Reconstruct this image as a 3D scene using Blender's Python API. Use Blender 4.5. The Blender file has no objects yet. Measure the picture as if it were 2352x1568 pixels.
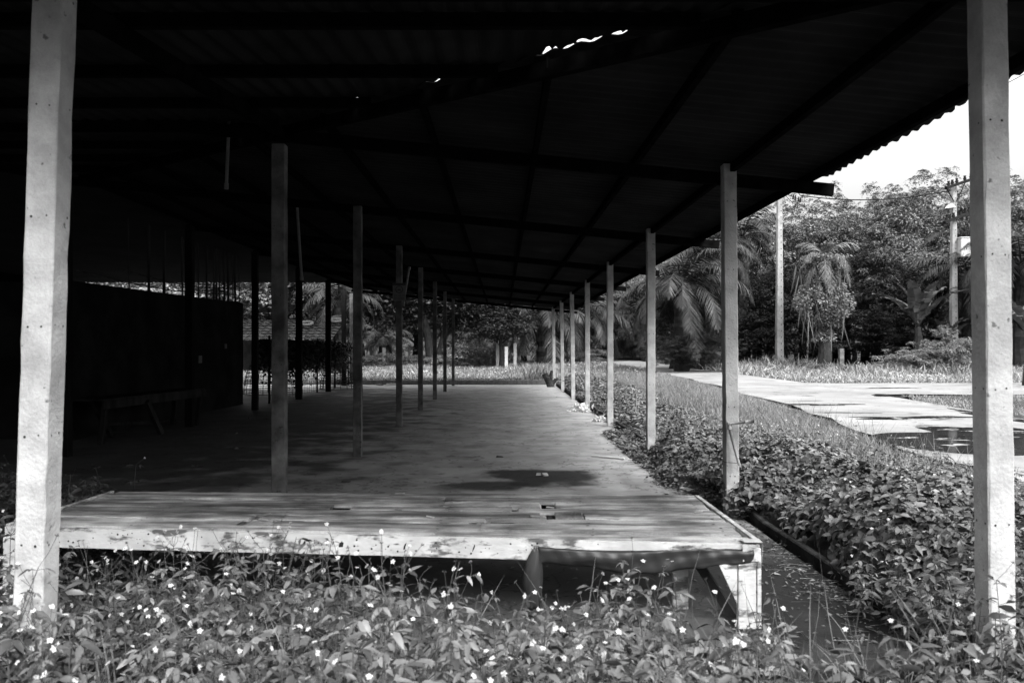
import bpy, math, random
import numpy as np
from mathutils import Vector, Matrix
rnd = random.Random(7)
NP = np.random.default_rng(11)
S = bpy.context.scene
COL = S.collection
F = 1829.0            # focal length in units of the 2352-wide layout grid
H = 1.5               # eye height above the slab
def W(px, py, Y):     # layout measurement -> world point at depth Y
    return ((px-1154)/F*Y, Y, H-(py-800)/F*Y)

# ---------------------------------------------------------------- materials
def mat(name, c0, c1=None, scale=4.0, stretch=(1,1,1), detail=6, rough=0.8, bump=0.0, bscale=None,
        pits=0.0, pitscale=60, pitsize=.12, translucent=0.0, island=0.0, metallic=0.0, ramp=(.35,.65), spec=.3, stain_shade=None, grain=0.0, grainscale=260, blotch=0.0, blotchscale=1.1, crack=0.0, crackscale=.5):
    m = bpy.data.materials.new(name); m.use_nodes = True
    nt = m.node_tree; N = nt.nodes; L = nt.links
    for n in list(N): N.remove(n)
    out = N.new('ShaderNodeOutputMaterial'); b = N.new('ShaderNodeBsdfPrincipled')
    b.inputs['Roughness'].default_value = rough; b.inputs['Metallic'].default_value = metallic
    b.inputs['Specular IOR Level'].default_value = spec
    if c1 is None: c1 = c0
    tc = N.new('ShaderNodeTexCoord'); mp = N.new('ShaderNodeMapping'); mp.inputs['Scale'].default_value = stretch
    L.new(tc.outputs['Object'], mp.inputs['Vector'])
    nz = N.new('ShaderNodeTexNoise'); nz.inputs['Scale'].default_value = scale; nz.inputs['Detail'].default_value = detail
    nz.inputs['Roughness'].default_value = .62
    L.new(mp.outputs[0], nz.inputs['Vector'])
    cr = N.new('ShaderNodeValToRGB'); cr.color_ramp.elements[0].position = ramp[0]; cr.color_ramp.elements[1].position = ramp[1]
    cr.color_ramp.elements[0].color = (c0,c0,c0,1); cr.color_ramp.elements[1].color = (c1,c1,c1,1)
    L.new(nz.outputs['Fac'], cr.inputs[0]); col = cr.outputs[0]
    if pits > 0:
        n2 = N.new('ShaderNodeTexNoise'); n2.inputs['Scale'].default_value = pitscale; n2.inputs['Detail'].default_value = 3
        L.new(mp.outputs[0], n2.inputs['Vector'])
        r2 = N.new('ShaderNodeValToRGB'); r2.color_ramp.elements[0].position = .5-pitsize*1.6; r2.color_ramp.elements[1].position = .5-pitsize*1.6+.05
        r2.color_ramp.elements[0].color = (1-pits,)*3+(1,); r2.color_ramp.elements[1].color = (1,1,1,1)
        L.new(n2.outputs['Fac'], r2.inputs[0])
        mx = N.new('ShaderNodeMix'); mx.data_type='RGBA'; mx.blend_type='MULTIPLY'; mx.inputs['Factor'].default_value = 1
        L.new(col, mx.inputs['A']); L.new(r2.outputs[0], mx.inputs['B']); col = mx.outputs['Result']
    for (amt,scl,lo,hi) in ((grain,grainscale,.38,.62),(blotch,blotchscale,.35,.65)):
        if amt <= 0: continue
        n5 = N.new('ShaderNodeTexNoise'); n5.inputs['Scale'].default_value = scl; n5.inputs['Detail'].default_value = 2 if scl>20 else 8
        L.new(tc.outputs['Object'], n5.inputs['Vector'])
        m5 = N.new('ShaderNodeMapRange'); m5.inputs['From Min'].default_value=lo; m5.inputs['From Max'].default_value=hi
        m5.inputs['To Min'].default_value=1-amt; m5.inputs['To Max'].default_value=1+amt*.6; L.new(n5.outputs['Fac'], m5.inputs['Value'])
        mx = N.new('ShaderNodeMix'); mx.data_type='RGBA'; mx.blend_type='MULTIPLY'; mx.inputs['Factor'].default_value = 1
        L.new(col, mx.inputs['A']); L.new(m5.outputs[0], mx.inputs['B']); col = mx.outputs['Result']
    if crack > 0:
        n6 = N.new('ShaderNodeTexNoise'); n6.inputs['Scale'].default_value = crackscale; n6.inputs['Detail'].default_value = 9; n6.inputs['Roughness'].default_value = .55
        L.new(tc.outputs['Object'], n6.inputs['Vector'])
        a6 = N.new('ShaderNodeMath'); a6.operation='SUBTRACT'; a6.inputs[1].default_value=.5; L.new(n6.outputs['Fac'], a6.inputs[0])
        b6 = N.new('ShaderNodeMath'); b6.operation='ABSOLUTE'; L.new(a6.outputs[0], b6.inputs[0])
        m6 = N.new('ShaderNodeMapRange'); m6.inputs['From Min'].default_value=.0012; m6.inputs['From Max'].default_value=.0035
        m6.inputs['To Min'].default_value=1-crack; m6.inputs['To Max'].default_value=1; L.new(b6.outputs[0], m6.inputs['Value'])
        mx = N.new('ShaderNodeMix'); mx.data_type='RGBA'; mx.blend_type='MULTIPLY'; mx.inputs['Factor'].default_value = 1
        L.new(col, mx.inputs['A']); L.new(m6.outputs[0], mx.inputs['B']); col = mx.outputs['Result']
    if island > 0:
        g = N.new('ShaderNodeNewGeometry'); mr = N.new('ShaderNodeMapRange')
        mr.inputs['To Min'].default_value = 1-island; mr.inputs['To Max'].default_value = 1+island
        L.new(g.outputs['Random Per Island'], mr.inputs['Value'])
        mx = N.new('ShaderNodeMix'); mx.data_type='RGBA'; mx.blend_type='MULTIPLY'; mx.inputs['Factor'].default_value = 1
        L.new(col, mx.inputs['A']); L.new(mr.outputs[0], mx.inputs['B']); col = mx.outputs['Result']
    if stain_shade:      # list of (x, y, rx, ry, multiplier, roughness): damp, dirt and painted shade patches with a ragged rim
        for (sx, sy, rx, ry, mul, rg) in stain_shade:
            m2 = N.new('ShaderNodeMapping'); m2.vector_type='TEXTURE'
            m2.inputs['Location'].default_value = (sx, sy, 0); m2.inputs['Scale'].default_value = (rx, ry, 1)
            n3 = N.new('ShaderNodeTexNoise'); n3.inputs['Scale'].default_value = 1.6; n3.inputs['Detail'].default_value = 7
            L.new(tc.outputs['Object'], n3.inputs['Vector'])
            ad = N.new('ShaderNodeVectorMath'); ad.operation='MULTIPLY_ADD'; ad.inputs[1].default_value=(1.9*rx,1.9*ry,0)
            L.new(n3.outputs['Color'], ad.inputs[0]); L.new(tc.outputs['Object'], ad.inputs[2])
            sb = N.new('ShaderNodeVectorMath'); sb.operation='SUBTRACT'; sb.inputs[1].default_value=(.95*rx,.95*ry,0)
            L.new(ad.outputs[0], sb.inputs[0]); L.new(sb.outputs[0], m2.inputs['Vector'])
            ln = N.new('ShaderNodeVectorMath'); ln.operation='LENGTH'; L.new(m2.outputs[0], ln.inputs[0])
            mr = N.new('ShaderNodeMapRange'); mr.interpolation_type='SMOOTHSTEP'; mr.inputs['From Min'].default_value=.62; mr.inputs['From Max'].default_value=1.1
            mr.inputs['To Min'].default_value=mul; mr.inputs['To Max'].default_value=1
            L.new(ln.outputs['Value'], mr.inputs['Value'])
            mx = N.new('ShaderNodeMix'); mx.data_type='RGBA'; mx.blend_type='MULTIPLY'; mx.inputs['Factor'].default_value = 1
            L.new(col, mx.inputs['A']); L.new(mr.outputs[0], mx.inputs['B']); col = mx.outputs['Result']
    L.new(col, b.inputs['Base Color'])
    if bump > 0:
        n4 = N.new('ShaderNodeTexNoise'); n4.inputs['Scale'].default_value = bscale or scale*5; n4.inputs['Detail'].default_value = 6
        L.new(mp.outputs[0], n4.inputs['Vector'])
        bp = N.new('ShaderNodeBump'); bp.inputs['Strength'].default_value = bump; bp.inputs['Distance'].default_value = .02
        L.new(n4.outputs['Fac'], bp.inputs['Height']); L.new(bp.outputs[0], b.inputs['Normal'])
    sh = b.outputs[0]
    if translucent > 0:
        t = N.new('ShaderNodeBsdfTranslucent'); L.new(col, t.inputs['Color'])
        ms = N.new('ShaderNodeMixShader'); ms.inputs[0].default_value = translucent
        L.new(sh, ms.inputs[1]); L.new(t.outputs[0], ms.inputs[2]); sh = ms.outputs[0]
    L.new(sh, out.inputs['Surface'])
    return m
M = {}
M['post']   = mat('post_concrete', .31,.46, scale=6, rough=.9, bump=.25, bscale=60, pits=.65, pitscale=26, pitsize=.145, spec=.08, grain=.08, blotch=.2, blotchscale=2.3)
M['postmid'] = mat('shade_dark_concrete', .06,.155, scale=5, rough=.95, bump=.3, bscale=80, pits=.6, pitscale=26, pitsize=.145, spec=.04, grain=.08, blotch=.3, blotchscale=2.0)  # middle row concrete, darkened so the colour carries the interior shade
M['benchwood'] = mat('bench_wood', .012,.035, scale=5, stretch=(1,1,.2), bump=.3, spec=.02)
M['postleft'] = mat('shade_black_concrete', .008,.02, scale=5, stretch=(1,1,.2), rough=.9, bump=.3, spec=.03)  # left row posts, blackened in colour to stand for interior shade
M['stake'] = mat('stake_concrete', .28,.38, scale=5)
M['verge'] = mat('verge_grass', .19,.32, scale=.4, rough=.7, translucent=.2, island=.35, spec=.1)
M['banana'] = mat('banana_leaf', .035,.075, scale=2, rough=.45, translucent=.15, island=.5)
M['hole']   = mat('hole_dark', .02)
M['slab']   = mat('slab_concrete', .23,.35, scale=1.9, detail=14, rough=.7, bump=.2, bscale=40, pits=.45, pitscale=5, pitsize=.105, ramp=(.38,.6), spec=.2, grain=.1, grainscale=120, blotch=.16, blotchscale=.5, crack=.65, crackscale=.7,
                  stain_shade=[(.40,9.3,.70,.66,.10,.3),(-.15,8.7,.62,.32,.2,.3),(-.3,4.9,4.2,1.2,.25,.3),(1.7,5.2,.7,2.5,.13,.3),(-6.2,16,4.6,17,.27,.3),(-1.0,14,.8,1.6,.8,.3),(1.6,8.2,.3,1.0,.7,.3)])  # damp and dirt patches, dark one under platform; left side is painted shade
M['kerb']   = mat('kerb_concrete', .015,.05, scale=6, bump=.5, bscale=30, spec=.05)
M['block']  = mat('cement_block', .09,.15, scale=8, bump=.3, island=.12)
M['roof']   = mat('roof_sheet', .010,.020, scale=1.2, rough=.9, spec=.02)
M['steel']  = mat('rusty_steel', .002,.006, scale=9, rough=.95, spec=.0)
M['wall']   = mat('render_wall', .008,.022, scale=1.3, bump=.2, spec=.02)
M['deck']   = mat('old_plank', .17,.44, scale=2.4, stretch=(.6,3.2,3.2), detail=12, rough=.85, bump=.5, bscale=7, island=.5, pits=.7, pitscale=4, pitsize=.145, spec=.08, grain=.14, grainscale=140, blotch=.45, blotchscale=3.2, ramp=(.42,.57))
M['peel']   = mat('peeling_paint', .12,.55, scale=9, stretch=(.6,1,1.6), detail=9, rough=.7, bump=.3, bscale=25, ramp=(.40,.48), pits=.8, pitscale=11, pitsize=.16, spec=.1, blotch=.25, blotchscale=5)
M['wood']   = mat('grey_wood', .03,.08, scale=5, stretch=(1,1,.2), bump=.3, bscale=30, spec=.05)
M['vinyl']  = mat('vinyl', .022,.035, scale=5, rough=.4, spec=.35)
M['leaf']   = mat('weed_leaf', .04,.13, scale=3, rough=.4, translucent=.06, island=.6)
M['stem']   = mat('weed_stem', .06,.1, rough=.6)
M['petal']  = mat('white_petal', .5, rough=.7, translucent=.2, spec=.05)
M['seed']   = mat('seed_head', .02,.04)
M['vine']   = mat('creeper_leaf', .04,.14, scale=1.2, rough=.5, translucent=.06, island=.6, spec=.35)
M['grass']  = mat('grass_blade', .13,.22, scale=.8, rough=.6, translucent=.2, island=.35, spec=.1)
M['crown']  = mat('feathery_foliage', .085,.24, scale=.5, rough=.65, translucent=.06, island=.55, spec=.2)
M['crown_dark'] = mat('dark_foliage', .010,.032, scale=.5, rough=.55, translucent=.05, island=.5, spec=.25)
M['crown_mid'] = mat('broad_foliage', .09,.17, scale=.6, rough=.4, translucent=.2, island=.4, spec=.5)
M['palm']   = mat('palm_leaflet', .008,.032, scale=.7, rough=.45, translucent=.06, island=.5, spec=.3)
M['dry']    = mat('dry_frond', .07,.17, scale=.7, rough=.6, translucent=.1, island=.35)
M['trunk']  = mat('bark', .014,.04, scale=5, bump=.6, bscale=20, spec=.1)
M['soil']   = mat('soil', .02,.045, scale=2, bump=.5, bscale=15, spec=.05, grain=.3, grainscale=90)
M['road']   = mat('road_concrete', .155,.22, scale=1.2, stretch=(.7,1,1), detail=11, rough=.75, bump=.2, bscale=40, pits=.45, pitscale=1.7, pitsize=.12, spec=.05, grain=.1, grainscale=40, blotch=.18, blotchscale=.5, crack=.5, crackscale=.35)
M['puddle'] = mat('puddle_water', .015,.03, rough=.04, spec=.5, bump=.02, bscale=25)
M['pole']   = mat('pole_concrete', .22,.33, scale=4, bump=.2)
M['iron']   = mat('dark_iron', .012,.02, spec=.05)
M['pale']   = mat('pale_metal', .4,.5, scale=3, rough=.5)
M['white']  = mat('white_plastic', .6,.8, scale=6, rough=.4, translucent=.3)
M['pvc']    = mat('pvc_pipe', .17,.22, scale=9, rough=.45)
M['housewall']= mat('white_wash', .3,.4, scale=2)
M['dimwall']= mat('dark_render', .01,.03, scale=2)
M['tin']    = mat('house_roof_tin', .008,.02, scale=1.6, rough=.8, island=.15, spec=.05)
M['rubber'] = mat('rubber', .03,.04)
M['paper']  = mat('poster_paper', .10,.15, scale=8)
M['ink']    = mat('poster_ink', .03)
M['tube']   = mat('tube_glass', .1,.14, scale=8, rough=.5)

# ---------------------------------------------------------------- mesh helpers
_n=M['puddle'].node_tree; _p=[n for n in _n.nodes if n.type=='BSDF_PRINCIPLED'][0]; _o=[n for n in _n.nodes if n.type=='OUTPUT_MATERIAL'][0]
_t=_n.nodes.new('ShaderNodeBsdfTransparent'); _m=_n.nodes.new('ShaderNodeMixShader'); _c=_n.nodes.new('ShaderNodeTexCoord'); _mp=_n.nodes.new('ShaderNodeMapping'); _mp.inputs['Scale'].default_value=(.8,1.6,1)
_z=_n.nodes.new('ShaderNodeTexNoise'); _z.inputs['Scale'].default_value=1.5; _z.inputs['Detail'].default_value=12; _z.inputs['Roughness'].default_value=.68
_r=_n.nodes.new('ShaderNodeValToRGB'); _r.color_ramp.elements[0].position=.425; _r.color_ramp.elements[1].position=.435
_n.links.new(_c.outputs['Object'],_mp.inputs[0]); _n.links.new(_mp.outputs[0],_z.inputs['Vector']); _n.links.new(_z.outputs['Fac'],_r.inputs[0]); _n.links.new(_r.outputs[0],_m.inputs[0])
_n.links.new(_t.outputs[0],_m.inputs[1]); _n.links.new(_p.outputs[0],_m.inputs[2]); _n.links.new(_m.outputs[0],_o.inputs['Surface'])
class MB:
    def __init__(s): s.v=[]; s.f=[]; s.m=[]
    def quad(s,*p,mi=0):
        b=len(s.v); s.v+= [tuple(q) for q in p]; s.f.append(tuple(range(b,b+len(p)))); s.m.append(mi)
    def box(s,c,d,rot=None,mi=0,jit=0):
        b=len(s.v); hx,hy,hz=[q/2 for q in d]
        for sx in(-1,1):
            for sy in(-1,1):
                for sz in(-1,1):
                    p=Vector((sx*hx+rnd.uniform(-jit,jit),sy*hy+rnd.uniform(-jit,jit),sz*hz+rnd.uniform(-jit,jit)))
                    if rot is not None: p=rot@p
                    s.v.append((c[0]+p.x,c[1]+p.y,c[2]+p.z))
        for f in((0,1,3,2),(4,6,7,5),(0,4,5,1),(2,3,7,6),(0,2,6,4),(1,5,7,3)): s.f.append(tuple(b+i for i in f)); s.m.append(mi)
    def bar(s,a,b_,w,h,mi=0):       # box from a to b, width w, height h
        a=Vector(a); b2=Vector(b_); d=b2-a; l=d.length; z=d.normalized()
        up=Vector((0,0,1)) if abs(z.z)<.95 else Vector((0,1,0))
        x=z.cross(up).normalized(); y=x.cross(z).normalized()
        R=Matrix((x,z,y)).transposed()
        s.box((a+b2)/2,(w,l,h),R,mi)
    def tube(s,pts,rad,n=8,mi=0,cap=True):
        b=len(s.v); pts=[Vector(p) for p in pts]
        if not hasattr(rad,'__len__'): rad=[rad]*len(pts)
        for i,p in enumerate(pts):
            d=(pts[min(i+1,len(pts)-1)]-pts[max(i-1,0)]).normalized()
            up=Vector((0,0,1)) if abs(d.z)<.9 else Vector((1,0,0))
            x=d.cross(up).normalized(); y=d.cross(x).normalized()
            for k in range(n):
                a=2*math.pi*k/n; q=p+(x*math.cos(a)+y*math.sin(a))*rad[i]; s.v.append(tuple(q))
        for i in range(len(pts)-1):
            for k in range(n):
                k2=(k+1)%n; s.f.append((b+i*n+k,b+i*n+k2,b+(i+1)*n+k2,b+(i+1)*n+k)); s.m.append(mi)
        if cap:
            s.f.append(tuple(b+k for k in range(n))); s.m.append(mi)
            e=b+(len(pts)-1)*n; s.f.append(tuple(e+k for k in reversed(range(n)))); s.m.append(mi)
    def build(s,name,mats,parent=None,smooth=False,bevel=0):
        me=bpy.data.meshes.new(name); me.from_pydata(s.v,[],s.f)
        if not isinstance(mats,(list,tuple)): mats=[mats]
        for m in mats: me.materials.append(m)
        me.polygons.foreach_set('material_index',s.m)
        if smooth: me.polygons.foreach_set('use_smooth',[True]*len(s.f))
        me.update(); o=bpy.data.objects.new(name,me); COL.objects.link(o)
        if parent: o.parent=parent
        if bevel:
            bv=o.modifiers.new('bevel','BEVEL'); bv.width=bevel; bv.segments=1; bv.limit_method='ANGLE'
        return o
def tag(o,label=None,cat=None,group=None,kind=None):
    if label: o['label']=label
    if cat: o['category']=cat
    if group: o['group']=group
    if kind: o['kind']=kind
    return o
def empty(name,loc=(0,0,0),rz=0):
    o=bpy.data.objects.new(name,None); COL.objects.link(o); o.location=loc; o.rotation_euler=(0,0,rz); o.empty_display_size=.2; return o
def npmesh(name,V,faces,mats,midx=None,parent=None,smooth=False):
    """V (n,3); faces list of int arrays (k,3) or (k,4)"""
    me=bpy.data.meshes.new(name)
    tot=[np.full(len(f),f.shape[1],dtype=np.int32) for f in faces if len(f)]
    loops=np.concatenate([f.ravel() for f in faces if len(f)]).astype(np.int32)
    tot=np.concatenate(tot); st=np.concatenate(([0],np.cumsum(tot)[:-1])).astype(np.int32)
    me.vertices.add(len(V)); me.vertices.foreach_set('co',np.asarray(V,dtype=np.float32).ravel())
    me.loops.add(len(loops)); me.loops.foreach_set('vertex_index',loops)
    me.polygons.add(len(tot)); me.polygons.foreach_set('loop_start',st)
    if not isinstance(mats,(list,tuple)): mats=[mats]
    for m in mats: me.materials.append(m)
    if midx is not None:
        me.polygons.foreach_set('material_index',np.concatenate(midx).astype(np.int32))
    if smooth: me.polygons.foreach_set('use_smooth',np.ones(len(tot),dtype=bool))
    me.update(calc_edges=True); me.validate()
    o=bpy.data.objects.new(name,me); COL.objects.link(o)
    if parent: o.parent=parent
    return o
def nrm(a): return a/np.maximum(np.linalg.norm(a,axis=-1,keepdims=True),1e-9)
class Cloud:     # collects vectorised leaves, blades and tubes into one mesh
    def __init__(s): s.V=[]; s.T=[]; s.Q=[]; s.tm=[]; s.qm=[]; s.n=0
    def add(s,V,T=None,Q=None,mi=0):
        V=V.reshape(-1,3)
        if T is not None and len(T): s.T.append(T+s.n); s.tm.append(np.full(len(T),mi))
        if Q is not None and len(Q): s.Q.append(Q+s.n); s.qm.append(np.full(len(Q),mi))
        s.V.append(V); s.n+=len(V)
    def leaf(s,P,D,Nn,L,Wd,mi=0):          # 4-vertex folded diamond
        D=nrm(D); X=nrm(np.cross(D,Nn)); Nn=nrm(np.cross(X,D)); n=len(P)
        L=np.broadcast_to(L,(n,))[:,None]; Wd=np.broadcast_to(Wd,(n,))[:,None]
        mid=P+D*L*.42+Nn*Wd*.18
        V=np.stack([P,mid+X*Wd*.5,P+D*L-Nn*L*.12,mid-X*Wd*.5],1)
        b=np.arange(n)[:,None]*4
        s.add(V,np.concatenate([b+[0,1,2],b+[0,2,3]]),mi=mi)
    def fleaf(s,P,D,Nn,L,Wd,droop=.25,mi=0):   # ovate 8-vertex leaf with midrib fold and droop
        D=nrm(D); X=nrm(np.cross(D,Nn)); Nn=nrm(np.cross(X,D)); n=len(P)
        L=np.broadcast_to(L,(n,))[:,None]; Wd=np.broadcast_to(Wd,(n,))[:,None]
        dr=np.broadcast_to(droop,(n,))[:,None]*L
        def c(t): return P+D*L*t-Nn*dr*t*t
        a=c(.3); b2=c(.68)
        V=np.stack([P,a+X*Wd*.46+Nn*Wd*.14,a,a-X*Wd*.46+Nn*Wd*.14,b2+X*Wd*.36+Nn*Wd*.1,b2,b2-X*Wd*.36+Nn*Wd*.1,c(1.0)],1)
        k=np.arange(n)[:,None]*8
        s.add(V,np.concatenate([k+[0,1,2],k+[0,2,3],k+[4,7,5],k+[5,7,6]]),np.concatenate([k+[1,4,5,2],k+[2,5,6,3]]),mi=mi)
    def blade(s,P,D,L,Wd,bend,mi=0):       # grass blade, 3 levels then a tip; bend = horizontal vector
        n=len(P); D=nrm(D); L=np.broadcast_to(L,(n,))[:,None]; Wd=np.broadcast_to(Wd,(n,))[:,None]
        X=nrm(np.cross(D,bend+np.array([1e-3,0,0])))
        c=[P+D*L*t+bend*L*t*t-np.array([0,0,1])*L*.25*np.linalg.norm(bend,axis=1,keepdims=True)*t*t for t in(0,.4,.75,1)]
        V=np.stack([c[0]-X*Wd*.5,c[0]+X*Wd*.5,c[1]-X*Wd*.5,c[1]+X*Wd*.5,c[2]-X*Wd*.32,c[2]+X*Wd*.32,c[3]],1)
        k=np.arange(n)[:,None]*7
        s.add(V,k+[4,5,6],np.concatenate([k+[0,1,3,2],k+[2,3,5,4]]),mi=mi)
    def tubes(s,PL,R,mi=0):                # PL (n,K,3), R (n,K) three-sided
        n,K,_=PL.shape; d=np.gradient(PL,axis=1); d=nrm(d)
        ref=np.broadcast_to(np.array([.31,.95,.05]),d.shape); x=nrm(np.cross(d,ref)); y=np.cross(d,x)
        ring=[PL+(x*math.cos(a)+y*math.sin(a))*R[...,None] for a in(0,2.094,4.189)]
        V=np.stack(ring,2)      # n,K,3,3
        base=(np.arange(n)*K*3)[:,None]
        Q=[]
        for i in range(K-1):
            for j in range(3):
                j2=(j+1)%3; Q.append(base+np.array([i*3+j,i*3+j2,(i+1)*3+j2,(i+1)*3+j]))
        s.add(V,None,np.concatenate(Q),mi=mi)
    def build(s,name,mats,parent=None):
        V=np.concatenate(s.V); f=[];m=[]
        if s.T: f.append(np.concatenate(s.T)); m.append(np.concatenate(s.tm))
        if s.Q: f.append(np.concatenate(s.Q)); m.append(np.concatenate(s.qm))
        return npmesh(name,V,f,mats,m,parent)
def U(a,b,n=None): return NP.uniform(a,b,n)
def rdir(n,zmin=-1,zmax=1):
    z=U(zmin,zmax,n); a=U(0,2*math.pi,n); r=np.sqrt(np.maximum(0,1-z*z)); return np.stack([r*np.cos(a),r*np.sin(a),z],1)

# ---------------------------------------------------------------- terrain
def T(x,y):
    x=np.asarray(x,float); y=np.asarray(y,float)
    k=np.clip((x-2)/4,0,1); r=.005*(1-k)+.012*k
    return r*np.maximum(0,y-8)
gx=np.concatenate([np.linspace(-160,-16,19),np.linspace(-14,40,109),np.linspace(45,220,26)])
gy=np.concatenate([np.linspace(-30,-2,8),np.linspace(0,60,121),np.linspace(64,300,40)])
GX,GY=np.meshgrid(gx,gy); GZ=T(GX,GY)-.03+.018*np.sin(GX*1.7+GY)*np.cos(GY*1.3)
inside=(GX>-14.2)&(GX<2.3)&(GY>3.4)&(GY<33.2); GZ=np.where(inside,-.15,GZ)
V=np.stack([GX,GY,GZ],-1).reshape(-1,3); nx=len(gx); ny=len(gy)
I=(np.arange(ny-1)[:,None]*nx+np.arange(nx-1)[None]).ravel()[:,None]
g=npmesh('ground',V,[I+[0,1,nx+1,nx]],M['soil'],smooth=True); tag(g,kind='structure')

# slab
def poly(name,pts,z,m,th=0,kind='structure'):
    b=MB(); n=len(pts)
    if th:
        b.v=[(x,y,z) for x,y in pts]+[(x,y,z-th) for x,y in pts]
        b.f=[tuple(range(n))]+[(i,n+i,n+(i+1)%n,(i+1)%n) for i in range(n)]; b.m=[0]*(n+1)
    else: b.v=[(x,y,z) for x,y in pts]; b.f=[tuple(range(n))]; b.m=[0]
    o=b.build(name,m); 
    if kind: tag(o,kind=kind)
    return o
poly('floor',[(-2.5,3.75),(-.5,3.68),(2.12,3.72),(2.14,33.0),(-14,33.0),(-14,7.0),(-3.5,7.05),(-3.0,6.4)],0,M['slab'],.2)
b=MB()
for (y0,y1,z) in [(3.9,7.1,.07),(7.35,11.0,.09),(11.2,15.2,.10),(15.4,19.3,.10),(19.5,23.4,.10),(23.6,27.5,.10),(27.7,32.0,.1)]:
    n=max(3,int((y1-y0)/.5)); pts=[Vector((2.19+rnd.uniform(-.015,.015),y0+(y1-y0)*i/n,z/2-.03+rnd.uniform(-.015,.02))) for i in range(n+1)]
    for i in range(n): b.bar(pts[i],pts[i+1],.06,z+.08)
tag(b.build('kerb',M['kerb'],bevel=.01),kind='structure')
b=MB(); x=-6.2
while x<2.0:
    b.box((x+.19,33.08,.08),(.385,.12,.2),jit=.006); x+=.4
tag(b.build('block_edging',M['block'],bevel=.006),'low course of cement blocks along the far end of the slab floor','block wall')

# road: main carriageway plus branch
def strip(name,L_,R_,off,m):
    b=MB()
    for (xa,ya),(xb,yb) in zip(L_,R_): b.v.append((xa,ya,float(T(xa,ya))+off)); b.v.append((xb,yb,float(T(xb,yb))+off))
    for i in range(len(L_)-1): b.f.append((2*i,2*i+1,2*i+3,2*i+2)); b.m.append(0)
    return tag(b.build(name,m),kind='structure')
Ls=[(5.6,-6),(5.5,4),(5.6,8),(5.75,10.4),(6.3,14.8),(6.8,19.2),(7.25,27.3),(7.4,35),(7.2,44),(6.3,52),(3.5,58),(-2,61)]
Rs=[(10.0,-6),(10.2,4),(10.2,8),(10.2,10.4),(10.2,15),(10.5,19.2),(11.0,27.3),(10.6,35),(10.3,46),(9.8,58),(6,66),(-2,70)]
def dens(P,k=4):
    o=[]
    for a,b_ in zip(P[:-1],P[1:]):
        for i in range(k): o.append((a[0]+(b_[0]-a[0])*i/k,a[1]+(b_[1]-a[1])*i/k))
    return o+[P[-1]]
Ld=dens(Ls); Rd=dens(Rs)
Ld=[(x+.12*math.sin(y*2.1)+.07*math.sin(y*5.3),y) for x,y in Ld]
strip('road',Ld,Rd,.02,M['road'])
Bn=[(10.0,22.6),(11.6,22.9),(13.5,22.6),(20,22.8),(60,23.5)]; Bf=[(10.0,29.5),(11.6,28.5),(13.5,28.6),(20,28.8),(60,29.5)]
strip('side_road',Bn,Bf,.014,M['road'])
def blob(cx,cy,rx,ry,n=90,seed=0,am=.25):
    r=random.Random(seed); ph=[r.uniform(0,6.28) for _ in range(7)]; o=[]
    for i in range(n):
        a=2*math.pi*i/n; k=1+sum(am/(j*.5+1)*math.sin((j+2)*a+ph[j]) for j in range(7))*.8+r.uniform(-.02,.02)
        o.append((cx+rx*k*math.cos(a),cy+ry*k*math.sin(a)))
    return o
def puddle(cx,cy,rx,ry,seed,off=.024,am=.25):
    b=MB(); P=blob(cx,cy,rx,ry,seed=seed,am=am); b.v=[(x,y,float(T(x,y))+off) for x,y in P]; b.f=[tuple(range(len(P)))]; b.m=[0]
    return tag(b.build('puddle',M['puddle']),kind='structure')
puddle(7.95,12.3,1.65,2.2,3); puddle(7.6,19.1,.75,.3,8,am=.35); puddle(10.9,22.0,.6,.6,9); puddle(12.6,25.6,.7,.22,13,am=.3)
puddle(10.0,16.3,.22,1.6,14); puddle(8.2,15.9,1.2,.3,15,am=.4); puddle(7.2,17.0,.5,.1,16,am=.4)

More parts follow.
